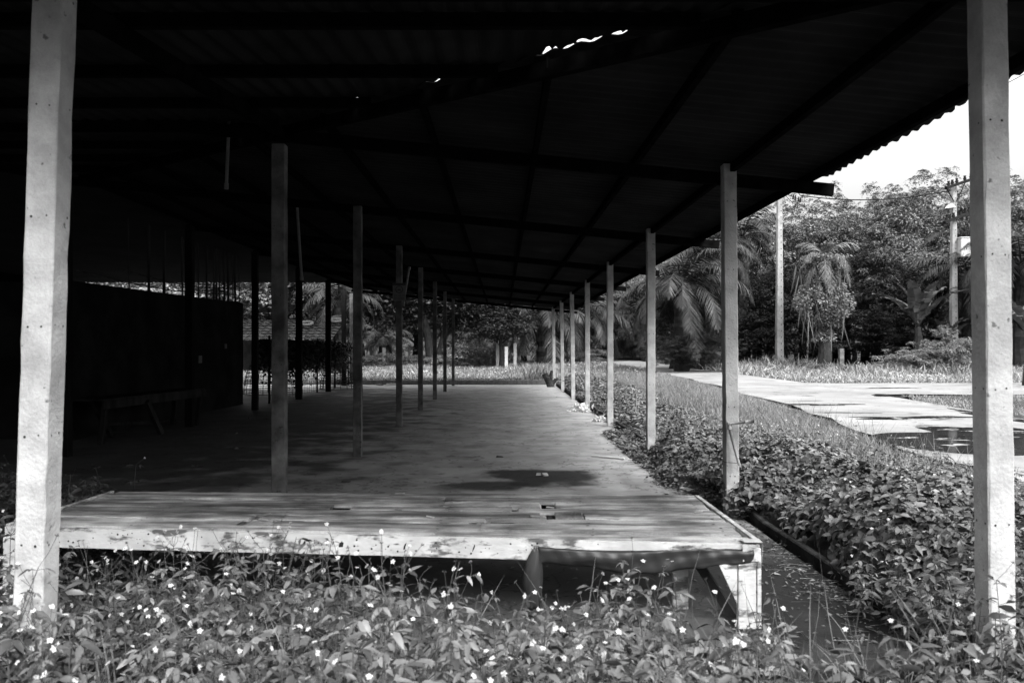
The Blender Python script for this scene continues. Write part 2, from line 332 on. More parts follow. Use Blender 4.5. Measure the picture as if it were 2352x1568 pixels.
# ---------------------------------------------------------------- open shed
SL=.1
def zr(x): return H+1.887-SL*x          # underside of the right roof slope
def zb(y): return H+1.359+SL*y          # underside of the front (hip) slope
ZK=[3.35,7.22,11.07,15.33,19.42,23.52,27.64,32.1]
shed=empty('open_shed',(0,0,0)); tag(shed,'long open-sided shed with square concrete posts and a dark corrugated roof','shed')
def post(x,y,w,ztop,lean=(0,0),hs=None,rot=0,d=None,parent=shed,name='post',m='post',face=(0,-1),h0=.32,zb_=-.2):
    d=d or w; b=MB(); c=.006; n=30
    sec=[(-w/2+c,-d/2),(w/2-c,-d/2),(w/2,-d/2+c),(w/2,d/2-c),(w/2-c,d/2),(-w/2+c,d/2),(-w/2,d/2-c),(-w/2,-d/2+c)]
    for i in range(n+1):
        t=i/n; z=zb_+(ztop-zb_)*t; cx=x+lean[0]*(z-H)/1.5+rnd.uniform(-.0012,.0012); cy=y+lean[1]*t
        for (a,e) in sec:
            ca,sa=math.cos(rot),math.sin(rot); j1=rnd.uniform(-.0016,.0016)-(.004 if rnd.random()<.05 else 0)*(1 if a>0 else -1); b.v.append((cx+(a+j1)*ca-e*sa,cy+(a+j1)*sa+e*ca,z))
    for i in range(n):
        for k in range(8):
            k2=(k+1)%8; b.f.append((i*8+k,i*8+k2,(i+1)*8+k2,(i+1)*8+k)); b.m.append(0)
    b.f.append(tuple(n*8+k for k in range(8))); b.m.append(0)
    if hs:
        z=h0
        while z<ztop-.05:
            for u in(-.24,.22):
                for fc in(0,1,2):
                    if fc and rnd.random()<.25: continue
                    cx=x+lean[0]*(z-H)/1.5; cy=y+lean[1]*(z-zb_)/(ztop-zb_)
                    r=.0045*rnd.uniform(.8,1.3); du=rnd.uniform(-.006,.006); dz=rnd.uniform(-.006,.006); bb=len(b.v)
                    for k in range(8):
                        a=math.pi*k/4; p=u*w+du+r*math.cos(a); q=z+dz+r*math.sin(a)
                        if fc==0: b.v.append((cx+p,cy-d/2-.0012,q))
                        elif fc==1: b.v.append((cx+w/2+.0012,cy+p,q))
                        else: b.v.append((cx-w/2-.0012,cy+p,q))
                    b.f.append(tuple(range(bb,bb+8))); b.m.append(1)
            z+=hs
    return b.build(name,[M[m],M['hole']],parent)
XR=[2.07]*8
# right row
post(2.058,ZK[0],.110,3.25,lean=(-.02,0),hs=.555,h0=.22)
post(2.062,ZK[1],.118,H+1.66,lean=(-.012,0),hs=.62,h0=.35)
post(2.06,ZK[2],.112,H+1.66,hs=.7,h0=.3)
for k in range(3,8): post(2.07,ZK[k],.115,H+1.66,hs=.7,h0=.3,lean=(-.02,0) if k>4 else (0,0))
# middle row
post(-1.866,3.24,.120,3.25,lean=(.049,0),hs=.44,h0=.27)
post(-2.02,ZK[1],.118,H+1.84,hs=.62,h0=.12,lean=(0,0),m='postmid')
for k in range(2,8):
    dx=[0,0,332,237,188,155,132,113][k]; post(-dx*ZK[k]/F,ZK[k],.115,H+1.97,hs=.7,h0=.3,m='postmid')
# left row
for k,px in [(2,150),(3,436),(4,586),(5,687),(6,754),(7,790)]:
    post((px-1154)/F*ZK[k],ZK[k],.17 if k>4 else .14,H+2.35,m='postleft')
# right slope sheets: ribs run down the slope, profile repeats along y
pit=.146; R=3.0
def wave(t): return .011*math.cos(2*math.pi*t/pit)
hpx=[(985,190,.05,.06),(1050,175,.06,.08),(1110,160,.05,.07),(1236,122,.02,.025),(1255,121,.06,.04),(1277,110,.035,.03),(1338,98,.055,.075),(1364,85,.03,.025),(1415,76,.045,.065),(1510,49,.018,.12),(557,301,.04,.05),(1300,104,.02,.04),(826,236,.012,.06)]
holes=[]
for px,py,dep,ln in hpx:
    xd=(px-1154)/F; zd=(800-py)/F; t=1.887/(zd+.1*xd); holes.append((t*xd,dep,ln))
def hb(x):
    v=0
    for hx,dep,ln in holes:
        u=abs(x-hx)/(ln*.5)
        if u<1: v=max(v,(dep*.5+.062)*(1-u*u)**.4*(.85+.3*math.sin(x*310)))
    return v
b=MB(); ys=np.arange(2.3,33.35,pit/6)
for i,y in enumerate(ys):
    xe=(3.0 if y<7.35 else 2.84)+.008*math.sin(int(y/.88)*2.4); xs=max(-6.1,5.28-y)
    if xs>xe-.02: xs=xe-.02
    kx=5
    for j in range(kx+1):
        x=xs+(xe-xs)*j/kx; b.v.append((x,y,zr(x)+wave(y)+.012*math.sin(x*1.3+int(y/.88))*.3+(0 if j<kx else rnd.uniform(-.004,.004))))
for i in range(len(ys)-1):
    for j in range(5):
        a=i*6+j; b.f.append((a,a+1,a+7,a+6)); b.m.append(0)
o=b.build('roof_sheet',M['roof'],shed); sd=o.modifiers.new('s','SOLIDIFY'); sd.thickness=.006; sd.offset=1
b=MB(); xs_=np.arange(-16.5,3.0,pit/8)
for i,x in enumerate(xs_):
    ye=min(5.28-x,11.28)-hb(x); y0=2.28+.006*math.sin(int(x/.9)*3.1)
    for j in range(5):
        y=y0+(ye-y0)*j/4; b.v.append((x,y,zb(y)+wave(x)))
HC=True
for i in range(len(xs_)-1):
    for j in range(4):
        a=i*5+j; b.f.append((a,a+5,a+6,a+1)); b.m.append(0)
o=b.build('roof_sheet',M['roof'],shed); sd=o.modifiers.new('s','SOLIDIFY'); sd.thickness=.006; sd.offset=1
b=MB(); b.box((-11.2,20.7,H+2.52),(10.3,18.8,.04))
for i in range(64): b.box((-16.3+i*.16,30.1,H+2.5),(.08,.06,.03))
b.build('roof_sheet',M['roof'],shed)
zf=lambda y: zb(y)-.055
for i,y in enumerate([2.36,3.2,4.2,5.27,6.28,7.38,8.4,9.4,10.4]):
    q=MB(); xe=5.24-y; q.bar((-16.3,y,zf(y)),(min(xe,2.9),y,zf(y)),.045,.075); q.build('purlin',M['steel'],shed)
for x in [2.8,2.07,1.22,.3,-.62,-1.55,-2.48,-3.4,-4.3,-5.2,-6.0]:
    q=MB(); y0=5.32-x; q.bar((x,y0,zr(x)-.055),(x,33.1,zr(x)-.055),.045,.075); q.build('purlin',M['steel'],shed)
for i,y in enumerate(ZK):
    if i==0: 
        q=MB(); q.bar((-16,y+.05,zb(y)-.15),(2.9,y+.05,zb(y)-.15),.05,.11); q.build('rafter',M['steel'],shed); continue
    q=MB(); xl=-6.1
    q.bar((xl,y+.08,zr(xl)-.15),(3.03,y+.08,zr(3.03)-.135),.05,.11); q.build('rafter',M['steel'],shed)
for x in(-2.0,-6.05):
    q=MB(); ye=min(5.28-x,11.2); q.bar((x,2.4,zb(2.4)-.13),(x,ye,zb(ye)-.13),.05,.1); q.build('rafter',M['steel'],shed)
q=MB(); q.bar((2.93,2.42,zr(2.93)-.09),(-6.05,11.40,zr(-6.05)-.09),.06,.1); q.build('hip_rafter',M['steel'],shed)
q=MB(); xs2=np.arange(2.95,-6.1,-.02); opn=[any(abs(x-hx)<ln*.5 for hx,dep,ln in holes) for x in xs2]
for i,x in enumerate(xs2):
    op=any(abs(x-hx)<ln*.5 for hx,dep,ln in holes); k=.13
    y=5.28-x
    q.v+= [(x-k,y-k,zr(x)+.028-.0),(x+.01,y+.01,zr(x)+.035),(x+.13,y+.13,zr(x+.13)+.022)]
for i in range(len(xs2)-1):
    if opn[i] or opn[i+1]: continue
    a=3*i; q.f+=[(a,a+1,a+4,a+3),(a+1,a+2,a+5,a+4)]; q.m+=[0,0]
o=q.build('hip_cap',M['roof'],shed); sd=o.modifiers.new('s','SOLIDIFY'); sd.thickness=.003
# fascia at the front left keeps the far bays closed to the sky
q=MB(); q.box((-16.4,16.5,H+1.6),(.08,27,2.2)); q.build('side_cladding',M['steel'],shed)

# hanging tubes
def hang(p0,p1,r,label):
    q=MB(); a=Vector(p0); c=Vector(p1); q.tube([a,c],r,8)
    for e,s_ in((a,1),(c,-1)): d=(c-a).normalized()*s_; q.tube([e-d*.02,e+d*.035],r*1.35,8)
    o=q.build('lamp_tube',M['tube'],smooth=False); q2=MB(); q2.tube([a+Vector((0,.0,.0)),a+Vector((.01,.02,.35))],.003,5); q2.build('wire',M['iron'],o)
    tag(o,label,'lamp tube')
hang(W(527,255,7.35),W(520,430,7.4),.016,'pale lamp tube hanging upright from the roof, the highest and nearest of the three')
hang(W(682,468,11.2),W(693,640,11.3),.02,'slanting lamp tube hanging just right of the tall middle post nearest the platform')
hang(W(940,615,15.7),W(926,700,15.8),.022,'faint lamp tube hanging beside the post that carries the notice')
# notice on the post
def notice():
    x0,y,zt=W(902,650,15.24); x1,_,zb_=W(932,691,15.24); e=empty('notice_sign',((x0+x1)/2,y,(zt+zb_)/2))
    tag(e,'notice with a dark header band and a round pictogram fixed high on a middle post','sign')
    w=x1-x0; h=zt-zb_
    q=MB(); q.box((0,0,0),(w,.006,h)); q.build('board',M['paper'],e)
    q=MB(); q.box((0,-.005,h*.43),(w*.98,.003,h*.12)); q.build('header_band',M['ink'],e)
    q=MB(); n=28; cz=h*.14; ro=w*.29; ri=w*.23
    for k in range(n):
        a=2*math.pi*k/n; a2=2*math.pi*(k+1)/n
        q.quad((ro*math.cos(a),-.006,cz+ro*math.sin(a)),(ro*math.cos(a2),-.006,cz+ro*math.sin(a2)),(ri*math.cos(a2),-.006,cz+ri*math.sin(a2)),(ri*math.cos(a),-.006,cz+ri*math.sin(a)))
    q.box((0,-.006,cz),(w*.24,.001,h*.05)); q.box((0,-.006,cz-h*.05),(w*.3,.001,h*.035)); q.build('pictogram',M['ink'],e)
    q=MB()
    for r_ in range(4):
        xx=-w*.4
        while xx<w*.38:
            l=rnd.uniform(.01,.035); q.box((xx+l/2,-.006,-h*.17-r_*h*.08),(l,.001,.008)); xx+=l+.008
    q.build('text_lines',M['ink'],e)
notice()

# ---------------------------------------------------------------- walls at the left, inside the dark
wl=MB()
pts=[(12.9,H+1.1),(14.5,H+1.12),(16,H+1.14),(18,H+1.17),(20,H+1.2),(21.2,H+1.24),(21.5,H+1.2)]
n=len(pts)
for (xx) in(-7.0,-7.12):
    for y,z in pts: wl.v.append((xx,y,z))
    for y,z in pts: wl.v.append((xx,y,0))
for i in range(n-1):
    wl.f+= [(i,i+1,n+i+1,n+i),(2*n+i,3*n+i,3*n+i+1,2*n+i+1),(i,2*n+i,2*n+i+1,i+1)]; wl.m+=[0]*3
wl.f.append((n-1,3*n-1,4*n-1,2*n-1)); wl.m.append(0)
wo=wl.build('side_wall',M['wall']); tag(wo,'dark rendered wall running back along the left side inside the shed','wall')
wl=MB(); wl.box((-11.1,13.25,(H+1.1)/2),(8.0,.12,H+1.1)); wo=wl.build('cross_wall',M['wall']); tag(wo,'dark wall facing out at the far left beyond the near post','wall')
def panel(px,py,Y,w,h,name,label,cat):
    x,_,z=W(px,py,Y); q=MB(); q.box((-6.985,Y,z),(.02,w,h)); o=q.build(name,M['paper'],bevel=.003); tag(o,label,cat)
panel(458,825,18.4,.2,.17,'switch_box','small pale box on the dark left wall, lower of the two','box')
panel(518,795,20.1,.14,.12,'switch_box','small pale box on the dark left wall near its far end','box')
e=empty('stick_screen',(-7.05,17,0)); tag(e,'screen of thin uneven sticks standing behind the top of the dark left wall','screen')
for px in (297,338,372,418,430,455,472,487,494,503,511,522,533,541,549):
    Y=7.2*F/(1154-px); wdt=rnd.choice([.025,.035,.05,.06]); q=MB(); 
    q.tube([(-.12,Y-17,.2),(-.12+rnd.uniform(-.03,.03),Y-17+rnd.uniform(-.1,.1),H+2.5)],wdt*.5,6); q.build('stick',M['wood'],e)
for (ya,za,yb,zb2) in[(13.5,H+1.32,21.4,H+1.45),(15,H+1.5,21.4,H+1.62),(17,H+1.25,21.4,H+1.75)]:
    q=MB(); P=[(-.16,ya-17+(yb-ya)*t,za+(zb2-za)*t-.12*math.sin(math.pi*t)) for t in np.linspace(0,1,9)]; q.tube(P,.012,5); q.build('rail',M['wood'],e)
# dark wooden bench by the wall
e=empty('wooden_bench',(-6.2,14,0)); tag(e,'long dark wooden bench with splayed legs standing before the left wall','bench')
def rel(p,o=(-6.2,14,0)): return (p[0]-o[0],p[1]-o[1],p[2]-o[2])
q=MB(); q.bar(rel((-6.42,12.3,.70)),rel((-6.12,15.75,.70)),.5,.03); q.build('seat',M['benchwood'],e,bevel=.004)
q=MB(); q.bar(rel((-6.17,12.3,.62)),rel((-5.87,15.75,.62)),.03,.13); q.build('apron',M['benchwood'],e,bevel=.004)
for (a,c) in [((-6.2,12.45,.68),(-6.28,12.45,0)),((-6.55,12.7,.68),(-6.62,13.5,0)),((-6.03,13.5,.6),(-5.97,13.95,0)),((-5.9,15.6,.68),(-5.97,15.5,0)),((-6.4,15.6,.68),(-6.5,15.7,0))]:
    q=MB(); q.bar(rel(a),rel(c),.07,.09); q.build('leg',M['benchwood'],e)
q=MB(); q.bar(rel((-6.57,13.2,.25)),rel((-6.0,13.8,.22)),.03,.05); q.build('stretcher',M['benchwood'],e)

# ---------------------------------------------------------------- low plank platform in front
RF=Vector((1.366,4.30,0)); LF=Vector((-2.93,4.72,0)); RB=Vector((1.385,5.68,0)); LB=Vector((-2.85,5.85,0)); ZT=.454
def pf(s,t): return (LF*(1-s)+RF*s)*(1-t)+(LB*(1-s)+RB*s)*t
plat=empty('plank_platform',((LF+RF)/2)); tag(plat,'low weathered plank platform with a white peeling front board and a dark vinyl strip','platform')
O=(LF+RF)/2
def pp(s,t,z): v=pf(s,t)-O; return (v.x,v.y,z)
b=MB(); rows=8; missing=[(.365,3,.03),(.36,2,.02),(.735,7,.02),(.44,6,.03)]
tt=0; cuts=[0]
ws=[.8,1.15,.9,1.2,.85,1.1,1.0,.8]; sw=sum(ws)
for r_ in range(rows):
    t0=tt; t1=tt+ws[r_]/sw; tt=t1
    js=[0]+sorted([j+rnd.uniform(-.01,.01) for j in ([.59] if r_ in(5,6) else [.59,.688] if r_==4 else [.36,.66] if r_ in(1,2) else [.80] if r_==3 else [.30+rnd.uniform(0,.4)])])+[1]
    gaps=[(.318,.337)] if r_==2 else [(.305,.325)] if r_==1 else [(.742,.756)] if r_==5 else [(.41,.436)] if r_==4 else [(.735,.752)] if r_==3 else []
    for a,c in zip(js[:-1],js[1:]):
        seg=[a]
        for (g0,g1) in gaps:
            if a<g0 and g1<c: seg+= [g0,g1]
        seg.append(c)
        for q0,q1 in zip(seg[0::2],seg[1::2]):
            dz=rnd.uniform(-.005,.005); e0=.0012; g_=.007
            n=22; bb=len(b.v)
            for i in range(n+1):
                s=q0+e0+(q1-q0-2*e0)*i/n; wob=rnd.uniform(-.007,.007)*(2.5 if rnd.random()<.12 else 1); jag=rnd.uniform(-.009,.009) if i in(0,n) and 0<s<1 else 0
                for (t_,z_) in((t0+g_+abs(wob),ZT+dz+rnd.uniform(-.001,.0015)),(t1-g_+wob*.5,ZT+dz+rnd.uniform(-.0015,.0015)),(t1-g_,ZT-.02),(t0+g_,ZT-.02)):
                    b.v.append(pp(min(max(s+jag*(1 if z_>ZT-.01 else .5),-.002),1.002),t_,z_))
            for i in range(n):
                for k in range(4):
                    k2=(k+1)%4; b.f.append((bb+i*4+k,bb+(i+1)*4+k,bb+(i+1)*4+k2,bb+i*4+k2)); b.m.append(0)
            b.f.append((bb,bb+1,bb+2,bb+3)); b.m.append(0); e=bb+n*4; b.f.append((e+3,e+2,e+1,e)); b.m.append(0)
for js_ in(.02,.17,.36,.592,.69,.80,.975):
    for r_ in range(16):
        x,y,z=pp(js_+rnd.uniform(-.004,.004),(r_+.5+rnd.uniform(-.2,.2))/16,ZT+.0065); rr=rnd.uniform(.003,.009); bb=len(b.v)
        for k in range(7): a=2*math.pi*k/7; b.v.append((x+rr*1.3*math.cos(a)*rnd.uniform(.6,1.3),y+rr*math.sin(a)*rnd.uniform(.6,1.3),z))
        b.f.append(tuple(range(bb,bb+7))); b.m.append(1)
b.build('deck',[M['deck'],M['hole']],plat)
# splinters and chips lying loose on the boards
for (s,t,l) in [(.33,.33,.09),(.34,.22,.06),(.75,.62,.05),(.64,.25,.06),(.73,.40,.10),(.52,.52,.05),(.575,.8,.05),(.575,.6,.04),(.575,.35,.05),(.97,.55,.05),(.985,.4,.04),(.5,.95,.07),(.24,.1,.05)]:
    x,y,z=pp(s,t,ZT+.007); b=MB(); b.box((x,y,z),(l,.018,.006),Matrix.Rotation(rnd.uniform(-.4,.4),3,'Z')@Matrix.Rotation(rnd.uniform(-.15,.15),3,'Y'),jit=.003); b.build('splinter',M['deck'],plat)
b=MB()   # under-frame
for s in(.02,.25,.5,.75,.98): b.bar(pp(s,.03,ZT-.05),pp(s,.97,ZT-.05),.045,.055)
b.bar(pp(.01,.98,ZT-.07),pp(.99,.98,ZT-.07),.03,.09); b.build('under_frame',M['wood'],plat)
b=MB(); n=40        # front board
for i in range(n+1):
    s=i/n; h=.112+.002*math.sin(s*9); zt=ZT-.003-.004*s
    for (dy,z) in((-.0,zt),(-.026,zt),(-.026,zt-h),(-.0,zt-h)):
        x,y,z0=pp(s,0,z); b.v.append((x,y+dy-.004,z0+rnd.uniform(-.0015,.0015)))
for i in range(n):
    for k in range(4):
        k2=(k+1)%4; b.f.append((i*4+k,i*4+k2,(i+1)*4+k2,(i+1)*4+k)); b.m.append(0)
b.f.append((0,3,2,1)); b.m.append(0); e_=n*4; b.f.append((e_,e_+1,e_+2,e_+3)); b.m.append(0)
for i in range(80):     # nail heads and nail holes
    s=rnd.uniform(.02,.98); x,y,z=pp(s,0,ZT-rnd.choice([.03,.06,.085])+rnd.uniform(-.008,.008)); r_=rnd.choice([.003,.004,.006]); bb=len(b.v)
    for k in range(7):
        a=2*math.pi*k/7; b.v.append((x+r_*math.cos(a),y-.0315,z+r_*math.sin(a)*rnd.uniform(.7,1.2)))
    b.f.append(tuple(range(bb,bb+7))); b.m.append(1)
for s,w_,h_ in[(.47,.03,.05),(.555,.012,.06),(.645,.012,.05),(.42,.018,.05)]:
    x,y,z=pp(s,0,ZT-.06); bb=len(b.v)
    for k in range(12): a=2*math.pi*k/12; q_=rnd.uniform(.55,1.1); b.v.append((x+w_*.5*q_*math.cos(a)+.25*h_*.5*math.sin(a),y-.0315,z+h_*.5*q_*math.sin(a)))
    b.f.append(tuple(range(bb,bb+12))); b.m.append(1)
b.build('front_board',[M['peel'],M['hole']],plat)
b=MB(); b.bar(pp(1.002,-.01,ZT-.06),pp(1.002,.99,ZT-.06),.024,.11); b.build('end_board',M['peel'],plat,bevel=.003)
b=MB(); b.bar(pp(-.002,0,ZT-.06),pp(-.002,.99,ZT-.06),.024,.11); b.build('end_board',M['peel'],plat,bevel=.003)
b=MB(); b.bar(pp(1.004,.0,ZT+.002),pp(.998,.97,ZT+.002),.03,.012); b.build('edge_strip',M['deck'],plat,bevel=.002)
b=MB(); b.bar(pp(.0,.0,ZT+.002),pp(.002,.97,ZT+.002),.025,.012); b.build('edge_strip',M['deck'],plat,bevel=.002)
def leg(s,t,w,d,z0=0,m='peel',sh=0):
    x,y,_=pp(s,t,0); q=MB(); q.box((x,y,(ZT-.025+z0)/2),(w,d,ZT-.025-z0),jit=.002); return q.build('leg',M[m],plat,bevel=.004)
x,y,_=pp(1,0,0)
q=MB(); q.box((x-.055,y-.018,.155),(.095,.03,.375),jit=.002); q.box((x+.012,y+.03,.2),(.022,.12,.46),jit=.002); q.build('leg',M['peel'],plat,bevel=.003)
q=MB(); yy=y-.012          # gusset, triangular
T3=[(x-.105,.335),(x-.20,.335),(x-.105,.13)]
for dy in(-.012,.012):
    for (a,c) in T3: q.v.append((a,yy+dy,c))
q.f=[(0,1,2),(5,4,3),(0,3,4,1),(1,4,5,2),(2,5,3,0)]; q.m=[0]*5; q.build('gusset',M['peel'],plat)
q=MB(); q.box((pp(.92,.2,0)[0],pp(.92,.2,0)[1],.19),(.085,.04,.42),jit=.003); q.build('leg',M['peel'],plat,bevel=.003)
q=MB(); q.bar((pp(.935,.18,0)[0],pp(.935,.18,0)[1],.32),(pp(.985,.12,0)[0],pp(.985,.12,0)[1],-.02),.03,.05); q.build('brace',M['wood'],plat)
leg(.985,.95,.08,.04); leg(.02,.95,.08,.04); leg(.5,.95,.07,.05); 
x,y,_=pp(0,0,0); q=MB(); q.box((x+.04,y-.018,.18),(.10,.034,.42),jit=.002); q.build('leg',M['peel'],plat,bevel=.003)
# vinyl strip nailed under the front edge, with a folded hanging end
b=MB(); n=60; m_=7
for i in range(n+1):
    s=.7275+(.995-.7275)*i/n; u=i/n
    hh=.085+.03*math.sin(u*2.6+.4)-.012*math.sin(u*9)+(0 if u<.9 else -.02*(u-.9)*10)
    for j in range(m_+1):
        v=j/m_; x,y,z=pp(s,0,ZT-.042-.012*math.sin(u*5)-hh*v)
        b.v.append((x,y-.036-.014*math.sin(v*3.1*(1+.4*math.sin(u*7)))*(.6+.5*math.sin(u*7))-.004*math.sin(v*9+u*12)-.006*math.sin(u*38+v*3)*v-.003*math.sin(u*83-v*5),z+.004*math.sin(u*31)*v))
for i in range(n):
    for j in range(m_): a=i*(m_+1)+j; b.f.append((a,a+1,a+m_+2,a+m_+1)); b.m.append(0)
o=b.build('vinyl_strip',M['vinyl'],plat,smooth=True); sd=o.modifiers.new('s','SOLIDIFY'); sd.thickness=.002
b=MB(); cx,cy,cz=pp(.7275,0,ZT-.045); n=16
for i in range(n+1):
    t=i/n; w=.012+.062*math.sin(min(1,t*1.15)*math.pi*.85)**.8; z=cz-.34*t
    for j in range(7):
        u=j/6-.5; b.v.append((cx-.02*math.sin(t*2.5)+u*w*1.5-.01,cy-.04-.035*math.cos(u*math.pi)*math.sin(t*math.pi)-.008*math.sin(u*11+t*5)*t-.004*math.sin(u*23-t*9),z+.006*math.sin(u*9)))
for i in range(n):
    for j in range(6): a=i*7+j; b.f.append((a,a+1,a+8,a+7)); b.m.append(0)
o=b.build('vinyl_flap',M['vinyl'],plat,smooth=True); sd=o.modifiers.new('s','SOLIDIFY'); sd.thickness=.002
b=MB(); x,y,_=pp(1,0,0)   # wrapped vinyl at the corner
b.box((x-.035,y-.034,ZT-.05),(.085,.004,.09),jit=.004); b.box((x+.027,y+.02,ZT-.06),(.004,.1,.11),jit=.006); b.box((x-.02,y+.01,ZT+.006),(.1,.09,.004),jit=.004)
b.build('corner_wrap',M['peel'],plat)

# pvc pipe tied to the near right post
e=empty('plastic_pipe',W(1673,973,7.12)); tag(e,'thin bent plastic pipe tied to the second post of the right row','pipe')
a0=Vector(W(1673,973,7.12)); a1=Vector(W(1722,968,7.05))-a0; a2=Vector(W(1698,1068,7.08))-a0
q=MB(); q.tube([(0,0,0),a1],.0125,10); q.build('arm',M['pvc'],e,smooth=True)
q=MB(); q.tube([a1*.8,a1*1.22],.0165,10); q.build('collar',M['pvc'],e,smooth=True)
q=MB(); q.tube([(0,0,-.01),a2],.0125,10); q.build('riser',M['pvc'],e,smooth=True)
q=MB(); q.tube([(-.012,0,.004),(.03,0,.002)],.018,10); q.tube([(0,0,.01),a2*.14],.017,10); q.build('elbow',M['pvc'],e,smooth=True)
q=MB(); zz=a2.z*.93; P=[(-.035,-.03,zz),(.12,-.03,zz-.01),(.12,.16,zz),(-.035,.16,zz),(-.035,-.03,zz)]; q.tube(P,.003,5); q.build('tie_wire',M['iron'],e)

# litter
def crumple(px,py,Y,r,name,label,cat,m='white',seed=0):
    x,_,z=W(px,py,Y); R_=np.random.default_rng(seed); n=110; c=Cloud()
    P=R_.normal(size=(n,3))*np.array([r*.5,r*.35,r*.25]); P[:,2]=np.abs(P[:,2])
    D=R_.normal(size=(n,3)); Nn=R_.normal(size=(n,3)); c.leaf(P,D,Nn,U(r*.4,r*.9,n),U(r*.3,r*.6,n))
    o=c.build(name,M[m]); o.location=(x,Y,max(z,.005)); tag(o,label,cat)
crumple(1330,943,18.9,.2,'plastic_bag','crumpled clear plastic bag on the slab beside the kerb, farther of the two','bag',seed=1)
crumple(1345,946,18.7,.1,'plastic_cup','crushed clear plastic cup lying against a right row post','cup',seed=2)
crumple(1380,966,16.3,.13,'plastic_bag','crumpled white plastic bag lying on the kerb, nearer of the two','bag',seed=3)
def slab_bit(px,py,w,d,label,name='broken_tile',cat='debris',h=.02,m='pale'):
    Y=H*F/(py-800); x=(px-1154)/F*Y; q=MB(); q.box((x,Y,h/2+.003),(w,d,h),Matrix.Rotation(rnd.uniform(0,3),3,'Z'),jit=.012); tag(q.build(name,M[m],bevel=.003),label,cat)
slab_bit(1237,1090,.12,.06,'pale broken tile lying in the damp patch on the slab')
slab_bit(1252,1092,.09,.07,'pale tile chip at the right end of the tile pieces in the damp patch')
slab_bit(1148,1050,.09,.03,'small dark wood chip on the slab beyond the damp patch','wood_chip','chip',m='wood')
slab_bit(901,884,.45,.2,'pale flat fragment against the block edging behind the middle posts',h=.06)
slab_bit(872,885,.35,.2,'darker flat fragment against the block edging at the far end',m='block',h=.05)
slab_bit(1395,1052,.5,.04,'bleached stick lying on the slab near the right row of posts','stick','stick',m='pale')
for (px,py) in[(540,995),(575,960),(610,962),(660,950),(540,1030),(795,1107),(505,985)]:
    slab_bit(px,py,.10,.05,'scrap of pale litter on the dark left part of the slab','litter_scrap','litter',h=.01,m='postmid'); bpy.context.scene.collection.objects[-1]['group']='litter scraps on the slab'

# stump
e=empty('tree_stump',W(1258,880,31.0)); e.location.z=0.02; tag(e,'dark forked tree stump at the far right corner of the slab','stump')
q=MB(); q.tube([(.15,0,-.1),(.05,0,.15),(-.12,0,.5)],[.16,.13,.12],10); q.build('trunk',M['trunk'],e)
q=MB(); q.tube([(.1,0,.05),(.12,0,.4),(.16,0,.62)],[.1,.07,.05],8); q.build('branch',M['trunk'],e)
q=MB(); q.tube([(.15,0,.05),(.3,.05,.25),(.42,.05,.3)],[.09,.07,.04],8); q.build('branch',M['trunk'],e)

# ---------------------------------------------------------------- rear left: fence, coops, house
e=empty('wire_fence',(-6.35,24,0)); tag(e,'rusty wire fence with vines along the left edge of the slab','fence')
zt=1.85
for y in(21.7,24.5,27.3,30.2,32.8):
    q=MB(); q.bar((0,y-24,0),(0,y-24,zt),.05,.05); q.build('fence_post',M['iron'],e)
q=MB()
for y in np.arange(21.7,32.8,.3): q.tube([(0,y-24,.05),(0,y-24,zt)],.004,4,cap=False)
for z in np.arange(.1,1.86,.25): q.tube([(0,-2.3,z),(0,3,z-.03),(0,8.8,z)],.005,4,cap=False)
q.build('wire_mesh',M['iron'],e)
c=Cloud(); n=9000; P=np.stack([U(-.35,.15,n),U(-2.3,8.8,n),1.75-np.abs(NP.normal(0,.42,n))],1); P[:,2]=np.maximum(P[:,2],.3)
c.leaf(P,rdir(n,-1,.2),rdir(n,0,1),U(.08,.16,n),U(.06,.1,n)); c.build('vine',M['crown_dark'],e)
def coop(px,py,Y,r,label):
    x=(px-1154)/F*Y; e=empty('woven_coop',(x,Y,0)); tag(e,label,'chicken coop','woven coops behind the wire fence'); q=MB()
    for k in range(16):
        a=2*math.pi*k/16; P=[(r*math.cos(a)*math.cos(t)**.7,r*math.sin(a)*math.cos(t)**.7,.03+1.5*r*math.sin(t)) for t in np.linspace(0,1.5,9)]; q.tube(P,.011,4,cap=False)
    q.build('ribs',M['wood'],e); q=MB()
    for t in np.linspace(0,1.35,13):
        rr=r*math.cos(t)**.7; P=[(rr*math.cos(a)*1.01,rr*math.sin(a)*1.01,.03+1.5*r*math.sin(t)) for a in np.linspace(0,2*math.pi,25)]; q.tube(P,.01,4,cap=False)
    q.build('hoops',M['wood'],e)
coop(775,870,29.0,.62,'woven dome coop behind the wire fence at its far end')
coop(622,880,26.0,.85,'larger woven dome coop behind the wire fence near the dark wall')
# house
e=empty('roof_house',(-12.2,44,0)); tag(e,'low house with a wavy tiled roof seen beyond the fence at the left rear','house')
def tinroof(x0,x1,y0,z0,y1,z1,mb,pit=.2):
    xs=np.arange(x0,x1,pit/4); rows=7
    for r_ in range(rows):
        bb=len(mb.v); ya=y0+(y1-y0)*r_/rows; yb=y0+(y1-y0)*(r_+1)/rows; za=z0+(z1-z0)*r_/rows; zb3=z0+(z1-z0)*(r_+1)/rows
        for x in xs:
            w=.03*math.cos(2*math.pi*x/pit); mb.v.append((x,ya,za+w+.05)); mb.v.append((x,yb,zb3+w))
        for i in range(len(xs)-1): mb.f.append((bb+2*i,bb+2*i+2,bb+2*i+3,bb+2*i+1)); mb.m.append(0)
q=MB(); tinroof(-5,3.2,-2.0,1.95,1.5,3.05,q,.42); q.build('roof',M['tin'],e)
q=MB(); q.bar((-5,1.5,3.08),(3.2,1.5,3.08),.3,.08); q.build('ridge_cap',M['tin'],e)
